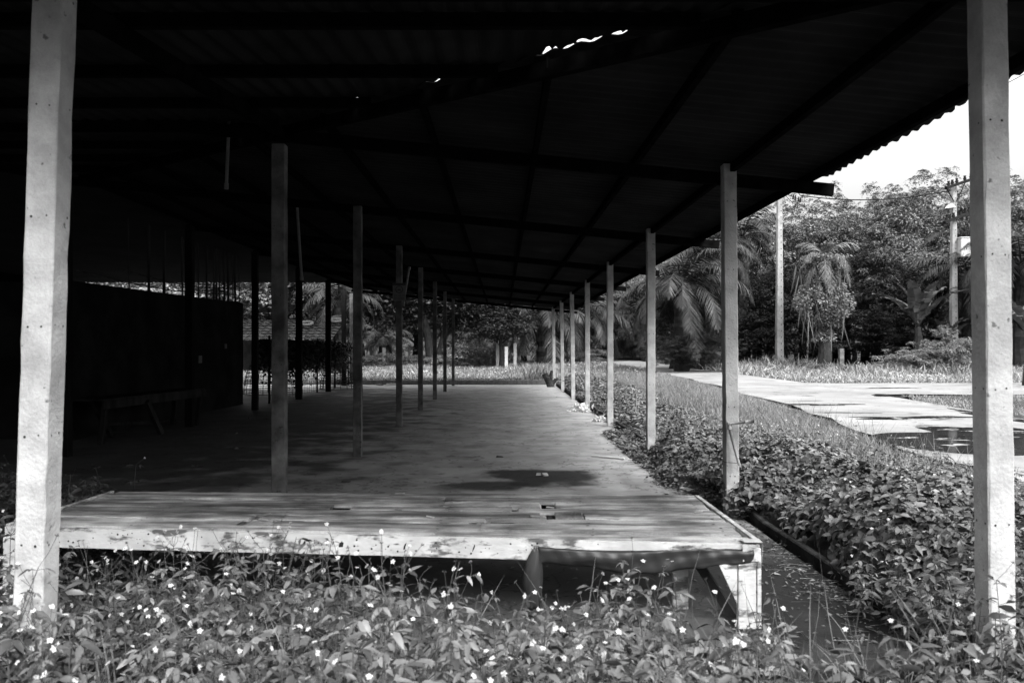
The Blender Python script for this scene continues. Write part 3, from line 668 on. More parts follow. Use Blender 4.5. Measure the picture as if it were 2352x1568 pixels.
q=MB(); q.box((-1,1.5,.98),(7.6,.2,1.96)); q.box((2.6,0,.9),(.15,3,1.8)); q.build('wall',M['dimwall'],e)
for i,(dx,dy) in enumerate([(1.35,.1),(2.85,1.2),(2.9,.75)]):
    q=MB(); P=[(.33*math.cos(a),.33*math.sin(a),0) for a in np.linspace(0,2*math.pi,21)]; q.tube(P,.085,8,cap=False); o=q.build('tyre',M['rubber'],smooth=True)
    o.location=(-12.2+dx,44+dy,2.1+ (dy+2)*.315+.12); o.rotation_euler=(math.atan(.315),0,0)
    tag(o,['old tyre lying alone on the wavy house roof','old tyre at the ridge of the wavy house roof','old tyre just below the ridge of the wavy house roof'][i],'tyre')
# pale pole at the left rear corner
o=post((808-1154)/F*33.4,33.4,.16,H+2.3,parent=None,name='pale_pole',m='postmid'); tag(o,'pale weathered pole standing by the far left corner of the shed','pole')

# white buildings seen far down the road
e=empty('white_house',W(1465,800,70)); e.location.z=.7; tag(e,'small white house glimpsed far down the road between trunks','house')
q=MB(); q.box((0,0,.6),(4.2,3,1.2)); q.build('wall',M['housewall'],e)
q=MB(); bb=[(-2.5,-1.8,1.25),(2.3,-1.8,1.2),(2.3,1.8,2.4),(-1.6,1.8,2.4)]; q.quad(*bb); q.quad((-2.5,-1.8,1.2),(2.3,-1.8,1.15),(2.3,1.8,2.35),(-1.6,1.8,2.35)); q.build('roof',M['pale'],e)
o=MB(); o.box((0,0,1.2),(.9,.4,2.4)); o.box((0,-.02,2.45),(1.1,.6,.08)); o=o.build('white_gatepost',M['housewall'],bevel=.03); x,_,_=W(1420,800,66); o.location=(x-.1,66,.6); tag(o,'white gatepost far down the road beside a palm','gatepost')

# ---------------------------------------------------------------- poles and lines
def upole(px,Y,zt,w,label):
    x=(px-1154)/F*Y; z0=float(T(x,Y))-.1; e=empty('utility_pole',(x,Y,z0)); tag(e,label,'utility pole','utility poles across the road')
    q=MB(); h=zt-z0
    for i in range(2):
        ww=w*(1 if i==0 else .62); z=i*h
        for sx,sy in((-1,-1),(1,-1),(1,1),(-1,1)): q.v.append((sx*ww/2,sy*ww/2,z))
    q.f=[(0,1,5,4),(1,2,6,5),(2,3,7,6),(3,0,4,7),(4,5,6,7)]; q.m=[0]*5
    z=.5
    while z<h-.2:
        t=z/h; ww=w*(1-.38*t); r=.028; bb=len(q.v)
        for k in range(6): a=k*math.pi/3; q.v.append((.12*w+r*math.cos(a),-ww/2-.004,z+r*math.sin(a)))
        q.f.append(tuple(range(bb,bb+6))); q.m.append(1); z+=.32
    q.build('shaft',[M['pole'],M['hole']],e,bevel=.015)
    return e,x,h
e1,x1_,h1=upole(1790,40.5,W(0,452,40.5)[2],.36,'plain tapered concrete pole rising to the roof edge')
e2,x2_,h2=upole(2190,40.5,W(0,415,40.5)[2],.33,'concrete pole carrying crossarms and a pale transformer box')
def arm(dz,l,off,ang,label='crossarm'):
    q=MB(); c=Vector((math.cos(ang),math.sin(ang),0)); p=Vector((off,-.2,h2-dz)); q.bar(p-c*l/2+Vector((0,0,-l*.15)),p+c*l/2+Vector((0,0,l*.15)),.12,.14); o=q.build(label,M['iron'],e2); 
    for t in(-.42,-.3,-.16,.1,.3,.42):
        q=MB(); b0=p+c*l*t+Vector((0,0,l*.3*t+.06)); q.tube([b0,b0+Vector((0,0,.1)),b0+Vector((0,0,.16)),b0+Vector((0,0,.24))],[.05,.09,.05,.07],8); q.build('insulator',M['iron'],o,smooth=True)
arm(.15,2.6,.3,.5); arm(1.9,2.2,.1,.5)
q=MB(); q.bar((-.05,-.15,h2-1.1),(-.55,-.2,h2-.3),.04,.03); q.bar((.05,-.15,h2-1.1),(.5,-.2,h2-.1),.04,.03); q.build('strut',M['iron'],e2)
tr=MB(); tr.box((.55,-.1,h2-3.45),(.85,.7,.95)); tr.box((.55,-.1,h2-2.95),(.92,.76,.06)); tr.box((.2,-.1,h2-3.2),(.2,.1,.08)); tr.box((.2,-.1,h2-3.8),(.2,.1,.08)); to=tr.build('transformer',M['pale'],e2,bevel=.03)
for dx in(.33,.55,.78):
    q=MB(); q.tube([(dx,-.1,h2-2.95),(dx,-.1,h2-2.55)],[.07,.04],8); q.build('bushing',M['iron'],to)
q=MB(); q.tube([(-.3,-.25,h2-1.45),(-.3,-.25,h2-1.2)],[.26,.1],10); q.build('lamp_hood',M['pale'],e2,smooth=True)
q=MB(); P=[(.0,-.25,h2-2.0),(.1,-.3,h2-2.5),(.3,-.3,h2-2.8),(.5,-.2,h2-2.6)]; q.tube(P,.02,5); P=[(.55,-.1,h2-2.55),(.7,-.2,h2-2.0),(1.0,-.2,h2-1.8)]; q.tube(P,.02,5); P=[(.6*math.cos(a)*.6,-.3,h2-5.6+.15*math.sin(a)) for a in np.linspace(0,6.28,13)]; q.tube(P,.02,5); q.tube([(.1,-.25,h2-5.5),(1.1,-.25,h2-5.55)],.07,6); q.build('cable',M['iron'],e2)
def line(p0,p1,sag,r,label,n=24):
    q=MB(); a=Vector(p0); c=Vector(p1); q.tube([a.lerp(c,t)-Vector((0,0,sag*4*t*(1-t))) for t in np.linspace(0,1,n)],r,5); tag(q.build('power_line',M['iron']),label,'power line')
line(W(1838,449,41),W(2185,437,40.3),.35,.028,'dark power line sagging from the transformer pole towards the plain pole')
line(W(1838,449,41),W(1812,415,41),0,.02,'short slack wire running up to the roof edge beside the plain pole')
line(W(1822,468,41),W(1800,445,40.7),0,.016,'thin stay wire just right of the plain pole top')
line(W(2316,190,40),W(2420,128,40),.05,.02,'thin power line crossing the sky at the right edge')
q=MB(); a=Vector(W(1810,448,41)); c=Vector(W(1843,461,41)); q.tube([a,c],.02,5)
for t in(.35,.5,.72,.85):
    p=a.lerp(c,t); q.tube([p-Vector((.01,0,.12)),p+Vector((.02,0,.12))],[.05,.03],6)
tag(q.build('line_insulator',M['iron']),'pair of dark string insulators against the sky by the plain pole','insulator')
for (px,pyt,Y,w,lab) in[(1932,800,37.5,.2,'short pale concrete stake in the grass across the road')]:
    o=post((px-1154)/F*Y,Y,w,W(0,pyt,Y)[2],parent=None,name='marker_post',m='postmid'); tag(o,lab,'marker post')
fp=[(1143,790,52,.2,1),(1163,796,50,.2,1),(1183,788,52,.2,1),(917,800,54,.2,0),(852,795,55,.16,0),(882,798,54,.2,1),(940,795,54,.16,0),(1048,790,53,.16,0),(914,800,51,.2,1),(1093,0,0,0,2)]
labs=['pale fence stake standing leftmost of the three by the shrub pile behind the shed','shortest pale fence stake, between two taller ones behind the shed','pale fence stake standing rightmost of the three behind the shed',
 'grey fence stake behind the post carrying the notice','dark fence stake farthest left on the lawn','grey fence stake second from the left on the lawn','dark thin fence stake left of the big tree trunk','dark fence stake right of the lone pale-edged shed post','grey fence stake amid bushes right of the dark one']
for i,(px,py,Y,w,k) in enumerate(fp[:9]):
    o=post((px-1154)/F*Y,Y,w,W(0,py,Y)[2],parent=None,name='fence_stake',m='stake' if k else 'wood'); tag(o,labs[i],'fence stake','stakes on the lawn behind the shed')

# ---------------------------------------------------------------- vegetation builders
def crown_mesh(seed,lobes=60,per=260,ll=.07,lw=.03,flat=.55,name='crown',m='crown',droop=.35,low=-.9):
    R_=np.random.default_rng(seed); c=Cloud()
    d=R_.normal(size=(lobes,3)); d=d/np.linalg.norm(d,axis=1,keepdims=True); d[:,2]=np.where(d[:,2]<low,-d[:,2],d[:,2])
    cen=d*R_.uniform(.45,.92,(lobes,1)); rad=R_.uniform(.2,.38,lobes)
    P=[];D=[];Nn=[]
    for i in range(lobes):
        n=int(per*(rad[i]/.3)**2); u=R_.normal(size=(n,3)); u/=np.linalg.norm(u,axis=1,keepdims=True); fl=R_.random(n)<.75; u[:,2]=np.where(fl,np.abs(u[:,2]),u[:,2])
        rr=rad[i]*R_.uniform(.72,1.08,(n,1)); p=cen[i]+u*rr*np.array([1,1,flat])
        # break the lobe up: keep leaves only where a wobbling field is positive
        k=np.sin(p[:,0]*17+i)*np.sin(p[:,1]*15+2*i)*np.sin(p[:,2]*21+i)>-.42
        p=p[k]; u=u[k]; n=len(p)
        P.append(p); D.append(u*np.array([.8,.8,.1])+R_.normal(size=(n,3))*.5-np.array([0,0,droop])); Nn.append(u*.5+np.array([0,0,.9])+R_.normal(size=(n,3))*.35)
    P=np.concatenate(P);D=np.concatenate(D);Nn=np.concatenate(Nn); n=len(P)
    c.leaf(P,D,Nn,R_.uniform(.6,1.3,n)*ll,R_.uniform(.6,1.3,n)*lw)
    o=c.build(name,M[m]); me=o.data; bpy.data.objects.remove(o); return me
def feather_mesh(seed,lobes=85,sprays=15,r0=.085,m='crown',flat=.6,low=-.9,arcs=7,steps=6):
    R_=np.random.default_rng(seed); c=Cloud()
    d=R_.normal(size=(lobes,3)); d=d/np.linalg.norm(d,axis=1,keepdims=True); d[:,2]=np.where(d[:,2]<low,-d[:,2],d[:,2])
    cr=R_.uniform(.4,.9,(lobes,1)); rad=R_.uniform(.17,.33,lobes)
    out=R_.random(lobes)<.28; cr[out]=R_.uniform(.92,1.12,(out.sum(),1)); rad[out]=R_.uniform(.07,.14,out.sum()); d[out,2]=np.abs(d[out,2]); d=nrm(d)
    cen=d*cr; C=[];RR=[]
    for i in range(lobes):
        n=max(4,int(sprays*(rad[i]/.25)**1.6)); u=R_.normal(size=(n,3)); u/=np.linalg.norm(u,axis=1,keepdims=True); up=R_.random(n)<.85; u[:,2]=np.where(up,np.abs(u[:,2]),u[:,2])
        C.append(cen[i]+u*rad[i]*R_.uniform(.6,1.05,(n,1))*np.array([1,1,flat])); RR.append(r0*R_.uniform(.6,1.25,n))
    C=np.concatenate(C); RR=np.concatenate(RR); n=len(C); tilt=R_.normal(0,.35,(n,2))
    for k in range(arcs):
        a=2*math.pi*k/arcs+R_.uniform(-.35,.35,n); dd=np.stack([np.cos(a),np.sin(a),tilt[:,0]*np.cos(a)+tilt[:,1]*np.sin(a)+.12],1); side=np.stack([-np.sin(a),np.cos(a),np.zeros(n)],1)
        for j in range(steps):
            t=(j+.6)/steps; P=C+dd*(RR*t)[:,None]-np.array([0,0,1.])*(RR*.75*t*t)[:,None]+R_.normal(0,.004,(n,3)); L_=RR*.62*(1-.55*t); 
            kk=R_.random(n)<.9
            nn=nrm(np.array([0,0,1.])+dd*t*.9)
            c.leaf((P-side*(L_*.5)[:,None])[kk],(side+R_.normal(0,.2,(n,3)))[kk],(nn+R_.normal(0,.2,(n,3)))[kk],L_[kk],(RR*.17)[kk])
    o=c.build('crown',M[m]); me=o.data; bpy.data.objects.remove(o); return me
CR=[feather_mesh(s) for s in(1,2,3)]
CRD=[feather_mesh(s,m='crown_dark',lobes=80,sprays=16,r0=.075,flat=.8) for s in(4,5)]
CRB=[crown_mesh(6,lobes=55,per=150,ll=.085,lw=.05,m='crown_dark',flat=.8,droop=0), crown_mesh(7,lobes=60,per=220,ll=.075,lw=.045,m='crown_mid',flat=.75,droop=.5)]
def trunk_mb(h,r,lean=0,br=5,seed=0,spread=.5):
    q=MB(); R_=random.Random(seed); P=[(lean*t*h*.2+.08*math.sin(t*5+seed),.05*math.cos(t*4+seed),h*t) for t in np.linspace(0,1,6)]
    q.tube(P,[r*(1.25-.7*t) for t in np.linspace(0,1,6)],8)
    for k in range(br):
        a=R_.uniform(0,6.28); t=R_.uniform(.45,.95); p=Vector((lean*t*h*.2,0,h*t)); l=h*R_.uniform(.25,.5)*spread*2
        q.tube([p,p+Vector((math.cos(a)*l*.5,math.sin(a)*l*.5,l*.35)),p+Vector((math.cos(a)*l,math.sin(a)*l,l*.9))],[r*.45,r*.3,r*.12],6)
    return q
def tree(px,Y,pytop,rx,mesh,label,group,rz=None,pybot=None,name='tree',trunk=True,ground=None,cat='tree',rot=None):
    x=(px-1154)/F*Y; z0=float(T(x,Y))-.05; zt=W(0,pytop,Y)[2]-z0
    zb_=(W(0,pybot,Y)[2]-z0) if pybot else zt*.15
    e=empty(name,(x,Y,z0)); tag(e,label,cat,group)
    rzz=(zt-zb_)/2/1.05
    c=bpy.data.objects.new('crown',mesh); COL.objects.link(c); c.parent=e; c.location=(0,0,(zt+zb_)/2); c.scale=(rx,rx,rzz); c.rotation_euler=(0,0,rot if rot is not None else rnd.uniform(0,6.28))
    if trunk:
        q=trunk_mb((zt+zb_)/2,.14 if zt<6 else .24,seed=int(px),spread=rx/ max(zt,.1)); q.build('trunk',M['trunk'],e)
    return e
G1='tall feathery trees across the road'
back=[(1440,640,74,6,1),(1515,590,66,5.5,1),(1590,545,60,5,0),(1665,520,56,4.6,0),(1735,476,53,4.3,0),(1800,462,51,3.6,0),(1868,438,52,3.9,0),(1945,425,51,4.2,0),(2010,430,54,4.5,0),(2070,408,50,4.2,0),(2150,402,52,4.3,0),(2225,388,49,4.2,0),(2310,402,50,4.4,0),(2395,396,50,4.4,0)]
pos=['far down the road behind the distant palms','behind the big roadside palm, its left side under the roof edge','whose top is hidden by the roof edge above the roadside palm','rising directly behind the second post of the right row','between the second right row post and the plain pole','directly behind the plain pole','just right of the plain pole, under the slack wire','above the ragged vine-hung palm','right of the ragged palm, with a dip in its top','with the highest pointed tip between the two poles','whose top meets the crossarms of the transformer pole','behind the transformer pole and the near right post','at the right edge of the view beyond the near right post','cut by the right frame edge']
for i,(px,pt,Y,r,k) in enumerate(back):
    tree(px,Y,pt,r,CR[i%3],'tall pale feathery tree '+pos[i],G1,name='feathery_tree')
mid=[(1480,690,60,4.2),(1700,600,47,3.6),(1770,610,46,3.4),(1845,590,46.5,3.6),(1920,560,47,3.8),(1990,545,46,3.5),(2065,520,45.5,3.4),(2140,560,45,3.2),(2270,520,45,3.6),(2350,560,44,3.6)]
mp_=['beside the bend of the road','behind the second right row post, low and dense','left of the plain pole foot','right of the plain pole','behind the ragged palm crown','right of the ragged palm crown','with umbrella-like layers above the banana plant','left of the transformer pole','behind the near right post','at the right edge above the banana leaves']
for i,(px,pt,Y,r) in enumerate(mid):
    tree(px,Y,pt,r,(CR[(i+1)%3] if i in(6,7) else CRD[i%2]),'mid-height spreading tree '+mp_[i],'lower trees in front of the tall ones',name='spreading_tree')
fr=[(1545,690,42,2.6),(1620,680,42.5,2.6),(1715,690,44,2.8),(1765,720,43.5,2.6),(1830,700,43,2.8),(1960,690,43.2,2.8),(2020,710,43,2.6),(2090,700,43.5,2.7),(2170,690,43.5,2.6),(2280,700,42.5,2.8),(2370,690,42.5,2.8)]
fpn=['beneath the big roadside palm','right of the big roadside palm','behind the foot of the second right row post','between that post and the plain pole','between the plain pole and the ragged palm','between the ragged palm and the pale stake','behind the pale stake','behind the banana plant','behind the transformer pole foot','hidden mostly by the near right post','beside the banana leaves at the right edge']
for i,(px,pt,Y,r) in enumerate(fr):
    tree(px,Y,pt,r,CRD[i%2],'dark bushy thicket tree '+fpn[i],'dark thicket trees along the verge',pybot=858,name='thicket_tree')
for i,(px,pt,Y,r,l) in enumerate([(1745,640,44.5,2.8,'left of the plain pole, taller'),(1860,640,44.2,2.8,'between the plain pole and the ragged palm, taller'),(1940,625,44.5,2.9,'right of the ragged palm crown, taller'),(2025,650,44,2.6,'above the pale stake, taller')]):
    tree(px,Y,pt,r,CRD[i%2],'dark bushy thicket tree '+l,'dark thicket trees along the verge',pybot=840,name='thicket_tree')
# distant dark band closing the view behind shed
for i,px in enumerate(range(520,1480,62)):
    tree(px,70+rnd.uniform(-3,3),630+rnd.uniform(-20,20),5.6,CRD[i%2],'dark background tree in the woods behind the shed','background trees behind the shed',pybot=835,name='background_tree')
# broadleaf tree behind the shed
x=(990-1154)/F*53
e=empty('broadleaf_tree',(x,53,.2)); e.scale=(1.33,1.33,1.33); tag(e,'broad dark-leaved tree with a thick forked trunk on the lawn behind the shed','tree')
for (dx,dz,sx,sz,rt) in[(0,3.9,4.3,2.3,.3),(-1.9,3.6,2.6,2.0,1.4),(2.3,3.4,2.4,2.1,2.6)]:
    c=bpy.data.objects.new('crown',CRB[0]); COL.objects.link(c); c.parent=e; c.location=(dx,0,dz); c.scale=(sx,sx*.8,sz); c.rotation_euler=(0,0,rt)
q=MB(); q.tube([(0,0,-.1),(.0,0,.5),(-.1,0,1.4),(-.4,0,2.6)],[.36,.28,.24,.16],10); q.tube([(.3,0,-.1),(.45,0,.8),(.7,0,1.8),(1.2,0,2.8)],[.25,.2,.17,.1],10); q.build('trunk',M['trunk'],e)
tree(1150,51,700,2.2,CRB[0],'small dark broadleaf tree at the right end of the lawn canopy',None,pybot=795,name='broadleaf_tree')
# bright tree at left rear
tree(620,50,560,4.4,CRB[1],'bright drooping-leaved tree above the house roof, left one',None,pybot=752,name='bright_tree')
tree(735,52,585,3.6,CRB[1],'bright drooping-leaved tree above the house roof, right one',None,pybot=745,name='bright_tree')
tree(470,50,600,4,CRB[1],'bright tree glimpsed through the sticks above the dark wall',None,pybot=760,name='bright_tree')
tree(330,50,600,4,CRB[1],'bright tree glimpsed in the slit above the dark wall',None,pybot=760,name='bright_tree')

# palms
def palm_mesh(seed,nf=26,fl=3.6,lo=-.5,hi=1.35,ll=.75,m='palm',npair=60):
    R_=np.random.default_rng(seed); c=Cloud()
    for f in range(nf):
        az=f*2.399+R_.uniform(-.3,.3); el=lo+(hi-lo)*((f+.5)/nf)**.8+R_.uniform(-.1,.1); L_=fl*R_.uniform(.8,1.1); K=12
        P=[np.zeros(3)]; e_=el; hd=np.array([math.cos(az),math.sin(az),0])
        for k in range(K-1):
            e_-= (.085+.05*math.cos(el))*(1+k*.12); e_=max(e_,-1.35); P.append(P[-1]+(hd*math.cos(e_)+np.array([0,0,1])*math.sin(e_))*L_/(K-1))
        P=np.array(P); c.tubes(P[None],np.linspace(.045,.01,K)[None])
        t=np.linspace(.14,.995,npair); idx=t*(K-1); i0=np.minimum(idx.astype(int),K-2); fr_=(idx-i0)[:,None]
        B=P[i0]*(1-fr_)+P[i0+1]*fr_; tg=nrm(P[i0+1]-P[i0]); side=np.cross(tg,np.array([0,0,1.])); side=nrm(side+1e-6); up=np.cross(side,tg)
        prof=np.sin(np.clip(t*1.05,0,1)*math.pi)**.55
        for sg in(-1,1):
            n=len(t); D=side*sg*1.0+tg*R_.uniform(.5,.9,(n,1))+up*R_.uniform(-.2,.35,(n,1))-np.array([0,0,1])*R_.uniform(.2,.8,(n,1))
            l=ll*prof*R_.uniform(.75,1.1,n)+.08; D=nrm(D); mid=B+D*l[:,None]*.5; dr=np.array([0,0,-1.])*l[:,None]
            wv=.024; X=nrm(tg)
            E=mid+D*l[:,None]*.42+dr*R_.uniform(.15,.3,(n,1))
            V=np.stack([B-X*wv*.6,B+X*wv*.6,mid-X*wv+dr*.06,mid+X*wv+dr*.06,E],1); k=np.arange(n)[:,None]*5
            c.add(V,k+[2,3,4],k+[0,1,3,2])
    o=c.build('crown',M[m]); me=o.data; bpy.data.objects.remove(o); return me
PM=[palm_mesh(1,lo=-.35),palm_mesh(2,nf=30,lo=-.25),palm_mesh(3,nf=22,lo=-.1)]
PDRY=palm_mesh(9,nf=16,fl=3.0,lo=-.6,hi=1.3,m='dry',npair=36)
def palm(px,Y,pyc,sc,mesh,label,group=None,r=.32,trunk=True):
    x=(px-1154)/F*Y; z0=float(T(x,Y))-.05; zc=W(0,pyc,Y)[2]-z0; e=empty('palm_tree',(x,Y,z0)); tag(e,label,'palm',group)
    c=bpy.data.objects.new('crown',mesh); COL.objects.link(c); c.parent=e; c.location=(0,0,zc); c.scale=(sc,sc,sc); c.rotation_euler=(0,0,rnd.uniform(0,6.28))
    q=MB(); P=[(.03*math.sin(i*2),.03*math.cos(i*3),zc*i/9) for i in range(10)]; q.tube(P,[r*(1.2 if i%2 else 1.0)*(1.15-.03*i) for i in range(10)],10); q.build('trunk',M['trunk'],e)
    return e
for (px,pt,Yb,rb,lb) in [(1530,770,37.6,1.5,'low dark shrub mass under the roadside palm, by the third right row post'),(1590,760,38.0,1.6,'low dark shrub mass under the roadside palm, in the middle'),(1645,765,38.2,1.4,'low dark shrub mass just left of the second right row post')]:
    tree(px,Yb,pt,rb,CRD[0],lb,None,pybot=850,name='low_shrub',trunk=False,cat='shrub')
palm(1565,39,665,1.12,PM[1],'large dark oil palm filling the gap between second and third right row posts')
palm(1625,41,590,1.0,PM[0],'oil palm just left of the second right row post, under the roof edge')
palm(1705,44,545,.9,PM[2],'palm fronds showing above, directly right of the second right row post')
palm(1245,54,735,1.35,PM[0],'drooping oil palm at the end of the lawn, left of the last right row post')
palm(1330,57,730,1.4,PM[1],'oil palm behind the far right row posts')
palm(1395,62,745,1.1,PM[2],'oil palm beside the bend of the road')
palm(1480,58,735,1.1,PM[0],'oil palm half hidden by the third right row post, across the road')
palm(1095,60,785,.8,PM[2],'low palm behind the bushes on the lawn')
palm(880,60,785,.8,PM[0],'low palm behind the lawn, left of the notice post')
palm(780,46,690,.9,PM[2],'palm fronds at the left rear between two dark posts')
palm(2225,41.5,640,1.0,PM[0],'coconut palm fronds spreading behind the transformer')
palm(2345,39,610,1.1,PM[1],'coconut palm at the right edge behind the near post')
palm(2215,46,560,.8,PM[2],'palm fronds behind the transformer top')
# ragged palm with vines
x=(1893-1154)/F*38.5; z0=float(T(x,38.5)); e=empty('ragged_palm',(x,38.5,z0)); tag(e,'ragged dying palm hung with vines and dead fronds across the road','palm')
zc=W(0,590,38.5)[2]-z0
c=bpy.data.objects.new('crown',PDRY); COL.objects.link(c); c.parent=e; c.location=(0,0,zc-.2); c.scale=(.62,.62,.75)
q=MB(); q.tube([(0,0,0),(.05,0,1.2),(0,0,2.4),(-.05,0,4),(0,0,zc)],[.36,.3,.28,.22,.2],12); q.build('trunk',M['trunk'],e)
c=Cloud(); n=17000; zz=U(1.5,zc+.1,n); rr=(.9+.35*np.sin(zz*2.3))*np.where(zz>2.2,1,.6); a=U(0,6.283,n); rr=rr*U(.3,1.05,n)
P=np.stack([rr*np.cos(a)*1.15,rr*np.sin(a)*.8,zz],1); kk=np.sin(P[:,0]*7)*np.sin(P[:,2]*2.1+P[:,0]*3)>-.5; P=P[kk]; n=len(P)
c.leaf(P,rdir(n,-1,.1),rdir(n),U(.08,.2,n),U(.05,.1,n)); 
m2=110; a=U(0,6.283,m2); r0=U(.3,1.2,m2); zt_=U(2.5,zc,m2); L_=U(.6,2.0,m2)
B=np.stack([r0*np.cos(a)*1.2,r0*np.sin(a)*.7,zt_],1); c.blade(B,np.tile([0,0,-1.],(m2,1))+NP.normal(0,.12,(m2,3)),L_,U(.03,.07,m2),NP.normal(0,.08,(m2,3)),mi=1)
c.build('vines',[M['crown_mid'],M['dry']],e)
# banana plants
def banana(px,Y,pyt,sc,label,n=9,seed=0):
    x=(px-1154)/F*Y; z0=float(T(x,Y)); e=empty('banana_plant',(x,Y,z0)); tag(e,label,'banana plant','banana plants across the road'); R_=random.Random(seed)
    h0=1.6*sc; q=MB(); q.tube([(0,0,0),(.05,0,h0*.6),(0,0,h0)],[.2*sc,.16*sc,.1*sc],10); q.build('stem',M['trunk'],e)
    for k in range(n):
        az=k*2.4+R_.uniform(-.4,.4); el=R_.uniform(1.0,1.5); L_=R_.uniform(1.7,2.4)*sc; K=16; p=Vector((0,0,h0)); q=MB(); rows=[]; hd=Vector((math.cos(az),math.sin(az),0)); sd_=Vector((-math.sin(az),math.cos(az),0))
        for i in range(K):
            t=i/(K-1); w=.27*sc*math.sin(min(1,max(0,(t-.12)/.88))**.6*math.pi)**.7+.015; up=(hd*-math.sin(el)+Vector((0,0,1))*math.cos(el))
            j=.0 if R_.random()>.3 else R_.uniform(.03,.1)
            rows.append((p-sd_*w+up*(w*.25-j),p.copy(),p+sd_*w+up*(w*.25-j)))
            p=p+(hd*math.cos(el)+Vector((0,0,1))*math.sin(el))*L_/(K-1); el-=.035+.07*t
        for i in range(K-1):
            a0,a1,a2=rows[i]; b0,b1,b2=rows[i+1]
            cut=.12 if R_.random()<.35 else 0
            q.quad(a0,a1,b1.lerp(a1,cut),b0.lerp(a0,cut*2)); q.quad(a1,a2,b2.lerp(a2,cut*1.5),b1.lerp(a1,cut))
        q.build('leaf',M['banana'],e)
banana(2108,39.5,690,1.35,'dark banana plant between the ragged palm and the transformer pole',seed=2)
banana(2172,40.3,760,.8,'small banana plant at the foot of the transformer pole',n=6,seed=5)
banana(2362,27,760,1.0,'banana plant with broad pale leaves at the right edge',n=10,seed=3)

# shrubs
def shrub(px,Y,pyt,rx,m,label,group=None,rot=None):
    x=(px-1154)/F*Y; z0=float(T(x,Y))-.1; h=W(0,pyt,Y)[2]-z0; e=bpy.data.objects.new('shrub',m); COL.objects.link(e); e.location=(x,Y,z0+h*.45); e.scale=(rx,rx*.8,h*.55); e.rotation_euler=(0,0,rnd.uniform(0,6)); tag(e,label,'shrub',group)
M['shrub']=mat('shrub_foliage',.13,.24,scale=.8,rough=.5,translucent=.2,island=.45,spec=.2)
SH=[feather_mesh(21,lobes=45,sprays=12,r0=.16,m='shrub',flat=.8), crown_mesh(22,lobes=40,per=140,ll=.10,lw=.05,m='shrub',flat=.7)]
for (px,Y,pt,rx,k,lab) in[(2070,37.5,798,1.3,0,'pale feathery shrub nearest the pale stake'),(2125,38,780,1.4,0,'pale feathery shrub in the middle of the verge clump'),(2172,38.3,748,1.2,0,'tallest pale shrub beside the transformer pole'),(2215,38.5,770,1.1,1,'shrub right of the transformer pole'),(1890,37.5,835,.9,0,'low shrub at the foot of the ragged palm'),(1580,44,822,1.0,1,'low shrub under the big roadside palm'),
  (1075,53,785,2.1,1,'rounded shrub on the lawn left of three pale stakes'),(1010,52,812,1.4,1,'shrub right of the thick trunk on the lawn'),(1165,54.5,776,1.6,1,'leafy heap behind the three pale stakes'),(870,54,808,1.6,1,'shrub at the left end of the lawn'),(920,54,815,1.5,1,'shrub behind the notice post'),(960,54,812,1.4,1,'shrub just left of the thick trunk'),
  (1445,62,770,2.2,1,'dark shrub by the far bend of the road'),(1120,55,805,1.7,1,'low shrub between the rounded shrub and the stakes'),(1365,56,800,1.5,1,'shrub between far right row posts')]:
    shrub(px,Y,pt,rx,SH[k],lab)
q=MB(); P=[W(1690,860,36.5),W(1700,858,36.5),W(1740,855,36.5),W(1775,844,36.5)]; q.tube(P,[.05,.05,.04,.02],6); q.tube([P[3],W(1782,838,36.5)],.02,5); tag(q.build('fallen_branch',M['pole']),'bare pale branch lying on the verge left of the plain pole','branch')

for i,xx in enumerate(range(-24,25,8)):  # unseen trees added behind the camera to block low sky and darken the shed
    o=bpy.data.objects.new('sky_block_trees',CRD[i%2]); COL.objects.link(o); o.location=(xx,-17,4.2); o.scale=(5.2,3.5,5.0); tag(o,kind='stuff')
